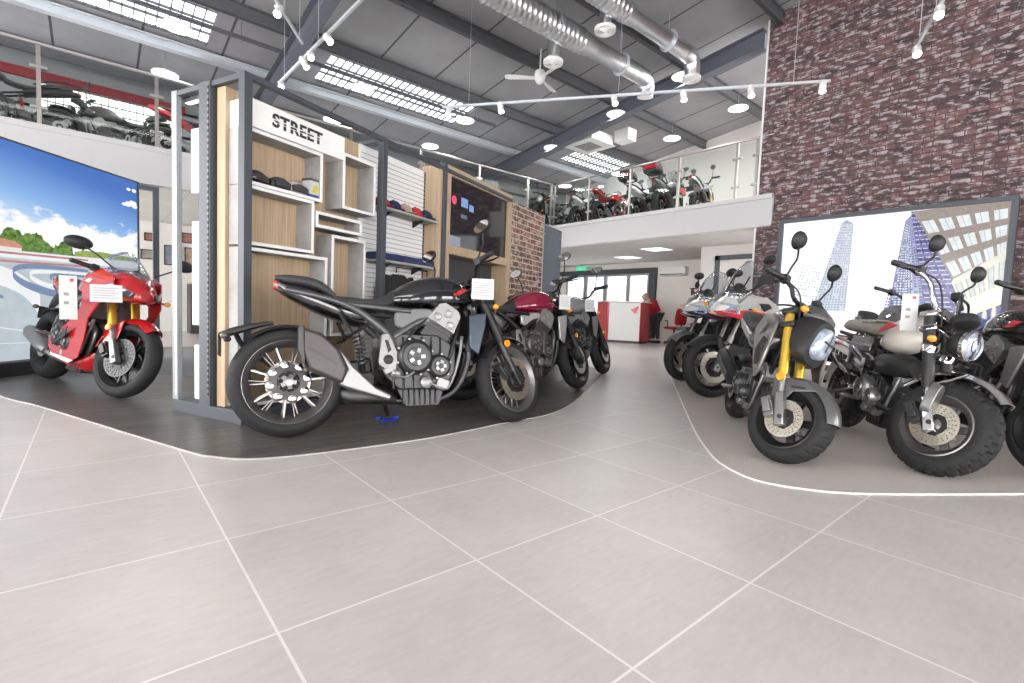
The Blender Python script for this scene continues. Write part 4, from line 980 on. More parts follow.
def wheel(root, name, c, Rw, w, rr, M, style, rm, tread='street', disc=None, sp_m=None, tm=None, hi=True, bolts=False, dm=None):
    W = M @ Matrix.Translation(c)
    hw = w*.40; seg = 64 if hi else 36
    m = MB(W)
    m.lathe([(rr+.010,-hw),(rr+.018,-hw-.006),(rr+.004,-hw-.010),(rr-.012,-hw*.8),(rr-.030,-hw*.45),(rr-.034,0),(rr-.030,hw*.45),(rr-.012,hw*.8),(rr+.004,hw+.010),(rr+.018,hw+.006),(rr+.010,hw),(rr-.002,hw*.7),(rr-.016,0),(rr-.002,-hw*.7)], seg=seg, closed=True)
    hr = .055 if rr > .18 else .042
    m.lathe([(.018,-.075),(hr*.8,-.07),(hr,-.04),(hr*.8,0),(hr,.04),(hr*.8,.07),(.018,.075)], seg=24, closed=True)
    rim = m.build(name, rm, root, ang=35)
    s = MB(W); k0 = rr-.026
    def P(r, a, y=0): return V((r*math.cos(a), y, r*math.sin(a)))
    if style == 'y7':       # paired thin spokes, alternate sides
        for i in range(14):
            a = 2*PI*i/14; big = i % 2 == 0
            s.bar(P(.05,a+.05,-.03), P(k0,a+(.10 if big else -.06),-hw*.55), .012, .018 if big else .009, .010, .014 if big else .008)
            s.bar(P(.05,a+.05,.03), P(k0,a+.05,hw*.55), .010, .014, .009, .010)
    elif style == 'y5':
        for i in range(5):
            a = 2*PI*i/5+.3; s.bar(P(.045,a), P(k0*.55,a), .034,.032,.028,.024)
            for d in (-.22,.22): s.bar(P(k0*.52,a), P(k0,a+d), .024,.02,.02,.018)
    elif style == 's5':
        for i in range(5):
            a = 2*PI*i/5+.2; s.bar(P(.035,a), P(k0,a+.05), .032,.036,.026,.042)
    elif style == 's10':
        for i in range(10):
            a = 2*PI*i/10+.1*(1 if i % 2 else -1); s.bar(P(.045,a), P(k0,a+.08), .022,.022,.018,.018)
    s.build('spokes', sp_m or rm, rim, bev=.003 if hi else 0, seg=1)
    # tyre with cut grooves
    nt = (220 if hi else 48); pr = 22 if hi else 12; a_ = (Rw-rr)/1.57; Rc = Rw-a_
    rs = []
    for i in range(nt):
        th = 2*PI*i/nt; ring = []
        for j in range(pr):
            ph = R(-125+250*j/(pr-1)); dep = 0
            if hi:
                u = ph/R(75)
                if tread == 'street' and .10 < abs(u) < .95:
                    q = (i*2/nt*11 + abs(u)*1.5 + (0.5 if u > 0 else 0)) % 1.0
                    if q < .13: dep = .005
                elif tread == 'scoop' and .12 < abs(u) < 1.1:
                    q = (i/nt*26 + abs(u)*.55 + (0.5 if u > 0 else 0)) % 1.0
                    if q < .16: dep = .008
                elif tread == 'block' and abs(u) < 1.35:
                    b = int((u+1.35)/2.7*6); q = (i/nt*30 + (b % 2)*.5) % 1.0; e = ((u+1.35)/2.7*6) % 1.0
                    if q < .22 or e < .2: dep = .013
            r = Rc+(a_-dep)*math.cos(ph); ring.append((r*math.cos(th), w/2*math.sin(ph)*(1-dep*.0), r*math.sin(th)))
        rs.append(ring)
    t = MB(W); k = len(t.v)
    vs = [p for r in rs for p in r]; fs = []
    for i in range(nt):
        for j in range(pr-1): fs.append((i*pr+j, i*pr+j+1, ((i+1) % nt)*pr+j+1, ((i+1) % nt)*pr+j))
    t.add(vs, fs)
    t.lathe([(rr-.004,-hw*.9),(rr+.01,-hw*1.0),(rr+.012,-w*.41),(rr-.0,-w*.40)], seg=36, closed=True); t.lathe([(rr-.004,hw*.9),(rr+.01,hw*1.0),(rr+.012,w*.41),(rr,w*.40)], seg=36, closed=True)
    t.build('tyre', tm or rubber, rim, ang=22)
    if disc:
        for (y, ro, ri) in disc: brake_disc(rim, W, y, ro, ri, hi, dm)
    if bolts:
        b = MB(W)
        b.lathe([(.10,-.052),(.105,-.06),(.062,-.066),(.058,-.05)], seg=32, closed=True); b.build('hub_carrier', alu_dark, rim)
        for i in range(8):
            a = 2*PI*i/8+.2; q = MB(W); q.ball(P(.098,a,-.052), .031, 12, 6, (1,.45,1)); q.build('hub_lobe', chrome, rim)
        b = MB(W)
        for i in range(5):
            a = 2*PI*i/5+.5; b.lathe([(.013,-.062),(.013,-.078),(.009,-.08),(.002,-.074)], P(.042,a), 'y', 10)
        b.lathe([(.02,-.06),(.018,-.075),(.004,-.08)], seg=14); b.build('wheel_nut', black_plastic, rim)
    return rim
def brake_disc(par, W, y, ro, ri, hi, dm=None):
    m = MB(W); n = 84 if hi else 36; K = 8 if hi else 1; vs = []; fs = []
    for i in range(n):
        a = 2*PI*i/n
        for k in range(K+1):
            r = ri+(ro-ri)*k/K
            vs.append((r*math.cos(a), y, r*math.sin(a)))
    for i in range(n):
        for k in range(K):
            if hi and 1 <= k <= K-2 and ((i+k*2) % 7 == 0 or (i+k*2) % 7 == 3) and k % 2 == 1: continue
            p = i*(K+1)+k; q = ((i+1) % n)*(K+1)+k
            fs.append((p, p+1, q+1, q))
    m.add(vs, fs); d = m.build('brake_disc', dm or disc_m, par, solid=.004, smooth=False)
    c = MB(W); c.lathe([(ri*.98,y-.003),(ri*.98,y+.003),(ri*.62,y+.004),(ri*.62,y-.004)], seg=24, closed=True)
    for i in range(6):
        a = 2*PI*i/6; c.bar((ri*.9*math.cos(a),y,ri*.9*math.sin(a)),(ri*1.06*math.cos(a),y,ri*1.06*math.sin(a)),.012,.014)
    c.build('disc_carrier', frame_blk, d)

def steer_matrix(S, caster, deg):
    ax = V((-math.sin(R(caster)), 0, math.cos(R(caster))))
    return Matrix.Translation(S) @ Matrix.Rotation(R(deg), 4, ax) @ Matrix.Translation(-V(S))

def fork(root, M, axle, top, yf, upper_m, lower_m, r=.028, usd=True, split=.5, refl=True, boots=False, clamp_m=None):
    a, t = V(axle), V(top); d = (t-a).normalized()
    for s in (1,-1):
        o = V((0,s*yf,0)); off = V((-.025,0,.0))
        p0 = a+o+off; p1 = t+o+off; pm = p0.lerp(p1, split)
        m = MB(M)
        if usd: m.tube([pm, pm+d*.02, p1-d*.08, p1], [r*1.05,r*1.12,r*1.1,r*1.05], 14)
        else: m.tube([pm, p1], r*.82, 14)
        leg = m.build('fork_leg', upper_m, root)
        m = MB(M)
        if usd: m.tube([p0+d*.05, pm+d*.02], r*.8, 12)
        else: m.tube([p0-d*.0, p0+d*.05, pm], [r*.9,r*1.1,r*1.12], 12)
        m.bar(p0-d*.05+V((.02,0,0)), p0+d*.14, .05, .055, .04, .045); m.build('lower_tube', lower_m, leg, bev=.006)
        m = MB(M); q = p0.lerp(p1, .62 if usd else .45)
        m = MB(M); m.tube([p1-d*.005, p1+d*.02], r*.75, 12); m.build('fork_cap', chrome if clamp_m is None else clamp_m, leg)
        if refl:
            q = pm-d*.02+V((.012,s*(r+.016),0)); m = MB(M); m.lathe([(.026,-.006*s),(.024,.006*s),(.004,.009*s)], q, 'y', 14); m.build('reflector', amber, leg)
    m = MB(M)
    for k, q in ((.86,.06),(1.0,.0)):
        c = a.lerp(t, k)+V((-.02,0,0)); m.box(c, (.085,yf*2+.07,.035), (0,-22,0))
    m.tube([a.lerp(t,.82)+V((-.055,0,0)), t+V((-.05,0,.02))], .026, 12)
    m.build('triple_clamp', clamp_m or alu_dark, root, bev=.008)
    m = MB(M); m.tube([a+V((0,yf+.03,0)), a+V((0,-yf-.03,0))], .013, 10); m.build('front_axle', alu_dark, root)
def caliper(root, M, axle, y, m_=None, r=.15, ang=150):
    c = V(axle)+V((r*math.cos(R(ang)),y,r*math.sin(R(ang))))
    m = MB(M); m.box(c, (.06,.055,.12), (0,-(ang-90)*.5,0)); m.box(c+V((.0,-.02*(1 if y<0 else -1),0)), (.045,.05,.08), (0,-(ang-90)*.5,0))
    for k in (-.03,.03): m.lathe([(.014,-.035),(.014,.035)], c+V((0,0,k)), 'y', 10)
    m.build('brake_caliper', m_ or alu_dark, root, bev=.008)
def fender(root, M, axle, Rf, w, a0, a1, m_, name='front_fender', stay=True, lip=.03, taper=1.0):
    m = MB(M); rs = []; n = 16
    for i in range(n+1):
        a = R(a0+(a1-a0)*i/n); k = 1-(abs(i/n-.5)*2)**4*(1-taper); ring = []
        for j in range(9):
            q = (j/8-.5)*2; rr = Rf-lip*abs(q)**2.6; ring.append(V(axle)+V((rr*math.cos(a), q*w/2*k, rr*math.sin(a))))
        for j in range(8,-1,-1):
            q = (j/8-.5)*2; rr = Rf-.006-lip*abs(q)**2.6; ring.append(V(axle)+V((rr*math.cos(a), q*(w/2-.005)*k, rr*math.sin(a))))
        rs.append(ring)
    m.rings(rs); f = m.build(name, m_, root, ang=50)
    if stay:
        m = MB(M)
        for s in (1,-1):
            am = R((a0+a1)/2); p = V(axle)+V(((Rf-.03)*math.cos(am), s*w*.47, (Rf-.03)*math.sin(am)))
            m.bar(p, V(axle)+V((-.07, s*w*.62, .11)), .05, .012, .04, .01, side=(1,0,0))
        m.build('fender_stay', frame_blk, f)
    return f
def handlebar(root, M, c, half, rise, back, m_=None, grip_m=None, out=.0):
    c = V(c); P = [c+V((0,-.10,0)), c+V((-back*.35,-half*.45,rise*.75)), c+V((-back*.8,-half*.72,rise)), c+V((-back,-half,rise*.92))]
    L_ = [V((p.x,-p.y,p.z)) for p in P[::-1]]
    m = MB(M); m.tube(L_+P, .0125, 10, 4); bar = m.build('handlebar', m_ or frame_blk, root)
    tips = {}
    for s in (1,-1):
        e = P[-1].copy(); e.y *= -1 if s > 0 else 1; q = P[-2].copy(); q.y *= -1 if s > 0 else 1
        d = (q-e).normalized(); m = MB(M); m.tube([e-d*.02, e-d*.012, e, e+d*.10, e+d*.115], [.013,.018,.0175,.0175,.021], 12); m.build('grip', grip_m or black_plastic, bar)
        m = MB(M); m.box(e+d*.15, (.045,.05,.045), (0,-15,0)); m.tube([e+d*.13+V((.03,0,-.005)), e+d*.08+V((.055,0,-.01)), e-d*.02+V((.05,0,-.02))], [.009,.008,.006], 8, 3); m.build('lever', alu_dark, bar, bev=.006)
        tips[s] = (e, d)
    m = MB(M); m.box(c+V((0,0,-.012)), (.05,.10,.05)); m.build('bar_clamp', alu_dark, bar, bev=.006)
    m = MB(M)
    for s in (1,-1):
        e, d = tips[s]; m.tube([e+d*.15, e+d*.24+V((.06,0,-.06)), c+V((.06,s*.05,-.14)), c+V((.03,s*.02,-.3))], .005, 6, 4)
    m.build('cable', black_plastic, bar)
    return bar, tips
def mirror(root, M, base, top, shape='round', r=.055, face=(-1,0,.05), m_=None):
    b, t = V(base), V(top); mid = b.lerp(t,.55)+V((.03,0,.0))
    m = MB(M); m.tube([b, b.lerp(t,.3)+V((.015,0,0)), mid, t], .006, 8, 3); arm = m.build('mirror', m_ or frame_blk, root)
    f = V(face).normalized(); Q = f.to_track_quat('Z', 'Y').to_matrix()
    m = MB(M); g = MB(M); sx, sy = (1,1) if shape == 'round' else (1.45,.82)
    rs = []; 
    for (k, h) in ((.25,-.032),(.75,-.024),(.98,-.006),(1.0,.004),(.97,.007)): rs.append([t+Q @ V((r*k*sx*math.cos(a), r*k*sy*math.sin(a), h)) for a in [2*PI*j/22 for j in range(22)]])
    m.rings(rs); m.build('mirror_shell', m_ or black_plastic, arm)
    g.rings([[t+Q @ V((r*k*sx*math.cos(a), r*k*sy*math.sin(a), h)) for a in [2*PI*j/22 for j in range(22)]] for k, h in ((.9,.0072),(.9,.0085))]); g.build('mirror_face', mirror_m, arm)
def round_headlight(root, M, c, r, d, shell_m, ring_m=chrome, lens=True, tilt=-4):
    c = V(c); m = MB(M); Q = Matrix.Rotation(R(tilt), 3, 'Y')
    m.lathe([(.02,-d),(r*.6,-d*.92),(r*.92,-d*.55),(r,-d*.15),(r*1.0,0)], c, 'x', 28, rotm=Q); h = m.build('headlight', shell_m, root)
    m = MB(M); m.lathe([(r*1.05,-.014),(r*1.06,.006),(r*.93,.014),(r*.92,0)], c, 'x', 28, closed=True, rotm=Q); m.build('headlight_ring', ring_m, h)
    m = MB(M); m.lathe([(r*.93,.002),(r*.7,.016),(r*.4,.024),(.004,.027)], c, 'x', 28, rotm=Q); m.build('headlight_lens', head_lens, h)
    m = MB(M); m.bar(c+Q @ V((.02,0,-r*.9)), c+Q @ V((.02,0,r*.9)), .012, .012); m.lathe([(r*.5,.022),(r*.45,.026)], c, 'x', 20, closed=False, cap=False, rotm=Q); m.build('lamp_bezel', alu_dark, h)
    return h
smoke_lens = mat('smoked_lens', (.10,.085,.075), .15, ns=30, na=.1, coat=.6)
def indicator(root, M, p, s, l=.07, m_=None, lens=None):
    p = V(p); m = MB(M); m.tube([p, p+V((0,s*l,.0))], .007, 8); i = m.build('indicator', m_ or black_plastic, root)
    m = MB(M); m.ball(p+V((0,s*(l+.012),0)), .026, 12, 8, (.85,1.0,.75)); m.build('indicator_lens', lens or amber, i)
def dash(root, M, p, r=.05, tilt=35, m_=black_plastic):
    p = V(p); Q = Matrix.Rotation(R(-tilt), 3, 'Y'); m = MB(M)
    m.lathe([(r*.5,-.035),(r*.95,-.025),(r,.0),(r*.94,.006)], p, 'z', 22, rotm=Q); d = m.build('instrument', m_, root)
    m = MB(M); m.lathe([(r*.88,.0062),(r*.86,.0085),(.004,.0088)], p, 'z', 22, rotm=Q); m.build('display', dash_m, d)
def engine(root, x, z, s=1.0, yw=.17, case_m=None, cover_m=None, head_m=None, tilt=32, fins=False, ncyl=4, cov_ring=alu):
    case_m = case_m or alu_dark; cover_m = cover_m or alu_dark; head_m = head_m or alu_mid
    def P(a, b): return (x+a*s, z+b*s)
    m = MB(); m.prism([P(*q) for q in [(-.20,-.12),(-.12,-.20),(.17,-.21),(.25,-.10),(.26,.06),(.14,.14),(-.10,.15),(-.22,.06)]], -yw, yw)
    for k in range(6): m.prism([P(*q) for q in [(-.16+k*.06,-.20),(-.14+k*.06,-.20),(-.14+k*.06,.13),(-.16+k*.06,.13)]], -yw-.006, yw+.006)
    e = m.build('engine', case_m, root, bev=.012)
    m = MB(); m.prism([P(*q) for q in [(-.12,-.19),(.20,-.19),(.16,-.31),(-.06,-.31)]], -yw*.6, yw*.6)
    for k in range(7): m.prism([P(-.08+k*.035,-.30), P(-.07+k*.035,-.30), P(-.07+k*.035,-.2), P(-.08+k*.035,-.2)], -yw*.66, yw*.66)
    m.build('oil_pan', case_m, e, bev=.008)
    for sd in (-1, 1):
        for (a, b, r, dd) in ((-.02,.0,.105,.065),(.135,-.06,.07,.055)):
            c = P(a, b); m = MB()
            m.lathe([(r*s*1.08,sd*(yw-.01)),(r*s*1.08,sd*(yw+.02)),(r*s,sd*(yw+dd*.8)),(r*s*.86,sd*(yw+dd)),(r*s*.80,sd*(yw+dd*.9)),(r*s*.55,sd*(yw+dd*.92)),(r*s*.52,sd*(yw+dd*1.05)),(r*s*.2,sd*(yw+dd*1.08)),(.004,sd*(yw+dd*1.02))], (c[0],0,c[1]), 'y', 36)
            nm_ = 'clutch_cover' if a < 0 else 'generator_cover'
            for k in range(8 if a < 0 else 6):
                an = 2*PI*k/(8 if a < 0 else 6)+.3; m.lathe([(.009*s,sd*(yw+.01)),(.009*s,sd*(yw+.034)),(.005*s,sd*(yw+.036))], (c[0]+r*s*1.1*math.cos(an),0,c[1]+r*s*1.1*math.sin(an)), 'y', 8, 1)
            for k in range(5):
                an = 2*PI*k/5; m.bar((c[0]+r*s*.24*math.cos(an),sd*(yw+dd*1.06),c[1]+r*s*.24*math.sin(an)),(c[0]+r*s*.5*math.cos(an),sd*(yw+dd*1.03),c[1]+r*s*.5*math.sin(an)),.012*s,.022*s,mi=1)
            m.build(nm_, [cover_m, cov_ring], e, ang=25)
    # inclined cylinder block and head
    t = R(tilt); ux, uz = math.sin(t), math.cos(t); vx, vz = math.cos(t), -math.sin(t)
    bx, bz = x+.10*s, z+.10*s
    def Q(a, b): return (bx+ux*a*s+vx*b*s, bz+uz*a*s+vz*b*s)
    m = MB(); wy = yw*(.9 if ncyl > 2 else .6)
    m.prism([Q(0,-.085),Q(.12,-.085),Q(.12,.085),Q(0,.085)], -wy, wy)
    if fins or True:
        for k in range(6): m.prism([Q(.008+k*.02,-.095),Q(.015+k*.02,-.095),Q(.015+k*.02,.095),Q(.008+k*.02,.095)], -wy-.008, wy+.008)
    cy = m.build('cylinder_block', case_m, e)
    m = MB(); m.prism([Q(.12,-.10),Q(.24,-.085),Q(.27,-.05),Q(.27,.05),Q(.24,.085),Q(.12,.10)], -wy-.012, wy+.012)
    for sd in (-1,1):
        for (a, b) in ((.155,-.05),(.155,.05),(.215,0)): c = Q(a, b); m.lathe([(.032*s,sd*(wy+.008)),(.030*s,sd*(wy+.018)),(.020*s,sd*(wy+.02)),(.018*s,sd*(wy+.014)),(.004,sd*(wy+.014))], (c[0],0,c[1]), 'y', 6, 1)
    m.build('cylinder_head', [head_m, cov_ring], cy, bev=.010)
    # water pump, hoses, starter clutter
    for sd in (-1,1):
        m = MB(); c = P(.05,-.16); m.lathe([(.04*s,sd*yw*.8),(.04*s,sd*(yw+.03)),(.02*s,sd*(yw+.04))], (c[0],0,c[1]), 'y', 14)
        m.tube([(*P(.06,-.16),)[:1]+(sd*(yw+.02),)+(P(.06,-.16)[1],), (P(.2,-.2)[0],sd*(yw*.9),P(.2,-.2)[1]), (P(.29,.0)[0],sd*yw*.8,P(.29,.0)[1]), (P(.32,.14)[0],sd*yw*.7,P(.32,.14)[1])], .014*s, 8, 4)
        c = P(-.14,-.1); m.lathe([(.03*s,sd*yw*.8),(.03*s,sd*(yw+.022)),(.012*s,sd*(yw+.03))], (c[0],0,c[1]), 'y', 12)
        m.box((P(-.17,.11)[0],sd*yw*.8,P(-.17,.11)[1]), (.10*s,.06,.06*s)); m.box((P(.16,-.17)[0],sd*yw,P(.16,-.17)[1]), (.08*s,.04,.06*s), (0,20,0))
        m.build('pump_and_hose', alu_mid, e, bev=.004)
    return e
def throttle_bodies(root, pts, y=.13, m_=None):
    m = MB()
    for k in (-1,-.33,.33,1):
        m.tube([(pts[0][0],k*y,pts[0][1]), (pts[1][0],k*y,pts[1][1])], [.032,.026], 12)
    m.box(((pts[0][0]+pts[1][0])/2,0,(pts[0][1]+pts[1][1])/2+.02), (.06,y*2.5,.03), (0,-30,0)); m.build('throttle_body', m_ or alu_dark, root)
def swingarm(root, pivot, axle, y, m_, h0=.10, h1=.055, w=.032, sides=(1,-1)):
    m = MB(); p, a = V(pivot), V(axle)
    for s in sides:
        m.bar(p+V((0,s*y*.8,0)), p.lerp(a,.4)+V((0,s*y,.012)), w*1.2, h0, w, h0*.85); m.bar(p.lerp(a,.4)+V((0,s*y,.012)), a+V((-.03,s*y,0)), w, h0*.85, w, h1)
    m.bar(p.lerp(a,.28)+V((0,y,.01)), p.lerp(a,.28)+V((0,-y,.01)), .06, .06, side=(1,0,0))
    sw = m.build('swingarm', m_, root, bev=.01)
    m = MB(); m.tube([a+V((0,y+.03,0)), a+V((0,-y-.03,0))], .014, 10)
    for s in (1,-1): m.lathe([(.024,s*(y+.016)),(.022,s*(y+.034)),(.012,s*(y+.036))], a, 'y', 6)
    m.build('rear_axle', alu, sw)
def chain(root, pivot, axle, y, r0=.035, r1=.085):
    m = MB(); p, a = V(pivot)+V((0,y,0)), V(axle)+V((0,y,0)); L_ = []
    for k in range(9): t = R(-80+k*20); L_.append(p+V((r0*math.cos(t),0,r0*math.sin(t))))
    for k in range(9): t = R(80+k*25); L_.append(a+V((r1*math.cos(t),0,r1*math.sin(t))))
    m.tube(L_, .008, 6, close=True, flat=1.3); c = m.build('drive_chain', alu_dark, root)
    m = MB(); m.lathe([(r1*.96,y-.003),(r1*.96,y+.003),(r1*.5,y+.003),(r1*.5,y-.003)], a, 'y', 30, closed=True); m.build('sprocket', alu_mid, c)
def headers(root, n, x, z, pts, yw=.10, r=.019, m_=None, tail=None, name='exhaust_pipe'):
    m = MB()
    for k in range(n):
        y = -yw+2*yw*k/(max(1,n-1)) if n > 1 else -yw
        m.tube([(px, y*f, pz) for (px, pz, f) in pts], r, 10, 5)
    e = m.build(name, m_ or alu_dark, root)
    return e
def peg(root, x, z, y0, s, l=.10, m_=None):
    m = MB(); m.tube([(x,s*y0,z),(x+.01,s*(y0+l),z+.01)], .012, 8); m.box((x+.005,s*(y0+l*.6),z+.012), (.03,l*.7,.012)); m.build('footpeg', m_ or alu, root, bev=.003)
def side_stand(root, x, z, lean, y=.14):
    m = MB(); fx, fy = x+.10, y+.16; fz = -fy*math.tan(R(-lean)) if False else fy*math.tan(R(lean))
    m.bar((x,y,z), (fx,fy,fz+.012), .022, .028, .018, .022); m.box((fx,fy+.01,fz+.008), (.06,.05,.01), (lean*-1,0,0)); m.build('side_stand', frame_blk, root)
    return (fx, fy, fz)
def rear_shock(root, a, b, y=0, sp=red_paint, r=.032):
    a, b = V(a), V(b); m = MB(); m.tube([a,b], .014, 8); s = m.build('shock_absorber', alu_dark, root)
    m = MB(); n = 60; d = (b-a); u = d.orthogonal().normalized(); w_ = d.normalized().cross(u)
    m.tube([a+d*(.12+.7*i/n)+(u*math.cos(i*.8)+w_*math.sin(i*.8))*r for i in range(n+1)], .006, 6); m.build('spring', sp, s)
def plate_holder(root, p, ang=-60, m_=black_plastic, w=.16, lens=amber):
    p = V(p); m = MB(); m.box(p, (.006,w,.11), (0,ang+60,0)); h = m.build('number_plate_holder', m_, root)
    for s in (1,-1): indicator(root, Matrix(), p+V((.03,s*.05,.05)), s, .05, lens=smoke_lens)
    return h
def finish(root, M, fz, hi=True): pass
def bike_root(label, loc, yaw, lean, group=None):
    x, y = tow(*loc[:2]) if len(loc) == 2 else loc[:2]; z = .008 if len(loc) == 2 else loc[2]
    return thing('motorcycle', label, 'motorcycle', (x,y,z), (R(-lean),0,R(yaw-40.37)), group)
def settle(M, axle, Rw, w, lean):
    """small lift so that the turned front wheel still stands on the ground plane"""
    lo = 9
    for i in range(60):
        th = 2*PI*i/60
        for ph in (-70,-35,0,35,70):
            a_ = Rw*.25; r = Rw-a_+a_*math.cos(R(ph)); p = M @ (V(axle)+V((r*math.cos(th), w/2*math.sin(R(ph)), r*math.sin(th))))
            zz = p.z*math.cos(R(lean))-p.y*math.sin(R(lean)); lo = min(lo, zz)
    return Matrix.Translation((0,0,-lo)) @ M

# ------------------------------------------------------------------ naked roadster
def roadster(label, loc, yaw, lean=9, steer=24, tank=gloss_blk, shroud=alu_mid, side=None, rimm=rim_blk, spm=None, fork_m=frame_blk, eng=None, cover=None, head=None, style='y7', single=True, hi=True, muff=graph, low_muffler=False, scale=1.0, group=None, shield=alu_mid, headm=None, mir=True):
    root = bike_root(label, loc, yaw, lean, group); root.scale = (scale,)*3
    side = side or grey_plastic; eng = eng or alu_dark
    wb, Rw = 1.452, .318; ax = V((wb,0,.302)); M = steer_matrix(V((1.17,0,.90)), 25, steer); M = settle(M, ax, .302, .12, lean)
    I = Matrix()
    wheel(root, 'rear_wheel', (0,0,Rw+.004), Rw+.004, .19, .236, I, style, rimm, 'street', [(.075,.128,.09)] if single else [(-.085,.12,.08)], spm, hi=hi, bolts=single)
    wheel(root, 'front_wheel', ax, .302, .12, .226, M, style, rimm, 'street', [(.07,.155,.10),(-.07,.155,.10)], spm, hi=hi)
    fork(root, M, ax, (1.17,0,.93), .098, fork_m, alu_dark, .032, True, .40)
    caliper(root, M, ax, -.085, alu_dark, .14, 160); caliper(root, M, ax, .085, alu_dark, .14, 160)
    fender(root, M, ax, .328, .135, 62, 152, frame_blk)
    bar, tips = handlebar(root, M, (1.13,0,.995), .385, .062, .10)
    if mir:
        for s in (1,-1):
            e, d = tips[s]; b = e+d*.16+V((0,0,.01)); mirror(root, M, b, b+V((.02,s*.06,.225)), 'oval', .052)
    round_headlight(root, M, (1.335,0,.845), .088, .085, headm or frame_blk, alu_mid)
    dash(root, M, (1.21,0,1.0), .055)
    for s in (1,-1): indicator(root, M, (1.26,s*.09,.79), s, .05)
    # tank, seats, tail
    m = MB(); m.loft([(.59,.80,.865,.085,.06,2.4),(.66,.78,.925,.13,.10,2.8),(.77,.775,.975,.165,.135,3.2),(.90,.775,1.0,.18,.15,3.2),(1.03,.785,.985,.17,.14,3),(1.12,.80,.935,.13,.10,2.6),(1.17,.83,.90,.07,.05,2.2)], 28, smooth=4)
    t = m.build('fuel_tank', tank, root, ang=60)
    m = MB(); m.lathe([(.042,.0),(.042,.008),(.036,.013),(.004,.014)], (.93,0,.994), 'z', 20); m.build('filler_cap', alu_dark, t)
    for s in (1,-1):
        m = MB()
        for q in range(3): m.plate([(1.10-.02*q,s*(.150-.002*q),.905-.012*q),(1.05-.03*q,s*.168,.912-.018*q),(1.03-.02*q,s*.172,.893-.016*q),(1.07-.02*q,s*.165,.888-.012*q)], s*.006)
        m.build('winged_emblem', chrome if tank is not gloss_blk else red_ink, t)
    for s in ():
        m = MB(); m.plate([(.86,s*.176,.935),(1.06,s*.166,.925),(1.13,s*.13,.87),(1.04,s*.176,.80),(.80,s*.18,.80)], s*-.006); m.build('tank_panel', tank if tank is not gloss_blk else mat('deep_blue_black_panel', (.018,.028,.045), .12, coat=1.0) if 'deep_blue_black_panel' not in MATS else MATS['deep_blue_black_panel'], t, bev=.004)
    m = MB(); m.loft([(.23,.79,.845,.105,.095,3),(.33,.765,.838,.125,.115,3),(.45,.755,.832,.14,.125,3),(.55,.765,.850,.13,.11,3),(.62,.79,.905,.095,.07,2.6)], 20, smooth=4); m.build('rider_seat', seat_m, root, ang=60)
    m = MB(); m.loft([(-.075,.925,.958,.05,.04,2.6),(.0,.905,.962,.075,.065,3),(.12,.885,.950,.09,.08,3),(.20,.85,.918,.10,.088,3),(.262,.80,.855,.105,.09,3)], 20, smooth=4); m.build('pillion_seat', seat_m, root, ang=60)
    m = MB(); m.loft([(-.065,.865,.93,.045,.05,3),(.0,.82,.91,.07,.075,3),(.14,.745,.885,.085,.09,3),(.29,.685,.81,.10,.11,3),(.43,.645,.775,.085,.12,3)], 20, smooth=4); tl = m.build('tail_unit', gloss_blk if single else side, root, ang=60)
    m = MB(); m.loft([(-.082,.872,.925,.03,.035,3),(-.055,.862,.930,.05,.055,3)], 16, smooth=0); m.build('tail_light', red_lens, tl)
    # frame rails
    m = MB()
    for s in (1,-1):
        m.tube([(-.02,s*.075,.865),(.16,s*.115,.825),(.32,s*.13,.775),(.44,s*.15,.70),(.575,s*.165,.565),(.56,s*.165,.40)], [.014,.018,.02,.024,.026,.03], 10, 5)
        m.tube([(.30,s*.125,.785),(.50,s*.15,.765),(.70,s*.165,.745)], .017, 10, 4)
        m.tube([(.575,s*.16,.57),(.75,s*.155,.68),(.95,s*.12,.76),(1.13,s*.06,.86)], .022, 10, 5)
    m.tube([(1.10,0,.96),(1.17,0,.80)], .038, 14); m.build('frame', graphite_frame if single else frame_blk, root)
    for s in (1,-1):
        m = MB(); m.plate([(.60,s*.165,.735),(.72,s*.172,.765),(.83,s*.172,.765),(.885,s*.165,.725),(.80,s*.165,.665),(.68,s*.17,.62),(.60,s*.165,.655)], s*.03); m.build('side_panel', side, root, bev=.012)
        m = MB(); m.plate([(.73,s*.168,.75),(.87,s*.165,.765),(.96,s*.15,.74),(.84,s*.16,.67)], s*.02); m.build('intake_cover', grey_plastic, root, bev=.008)
    throttle_bodies(root, [(.86,.70),(.70,.74)])
    engine(root, .735, .455, 1.0, .175, eng, cover or eng, head or alu_mid)
    # radiator with its two cowls
    m = MB(); m.box((1.115,0,.615), (.035,.32,.25), (0,14,0))
    for k in range(14): m.box((1.135-.0028*k+.02,0,.50+k*.0175), (.006,.30,.006), (0,14,0))
    m.build('radiator', black_plastic, root)
    for s in (1,-1):
        m = MB(); m.plate([(1.095,s*.175,.735),(1.225,s*.165,.752),(1.215,s*.17,.66),(1.155,s*.178,.465),(1.09,s*.18,.51)], s*.022); m.build('radiator_cowl', shroud, root, bev=.008)
    pts = [(1.0,.56,1),(1.10,.50,1),(1.075,.36,1),(1.0,.235,.9),(.86,.175,.7),(.60,.185,.5)]
    ex = headers(root, 4, 0, 0, pts, .115, .021, alu_dark)
    m = MB(); m.loft([(.27,.215,.275,.04,.04,2.4,-.03),(.34,.175,.285,.11,.10,3,-.03),(.52,.165,.285,.11,.10,3,-.03),(.62,.16,.22,.07,.07,2.6,-.02)], 20); m.build('exhaust_chamber', alu_dark, ex)
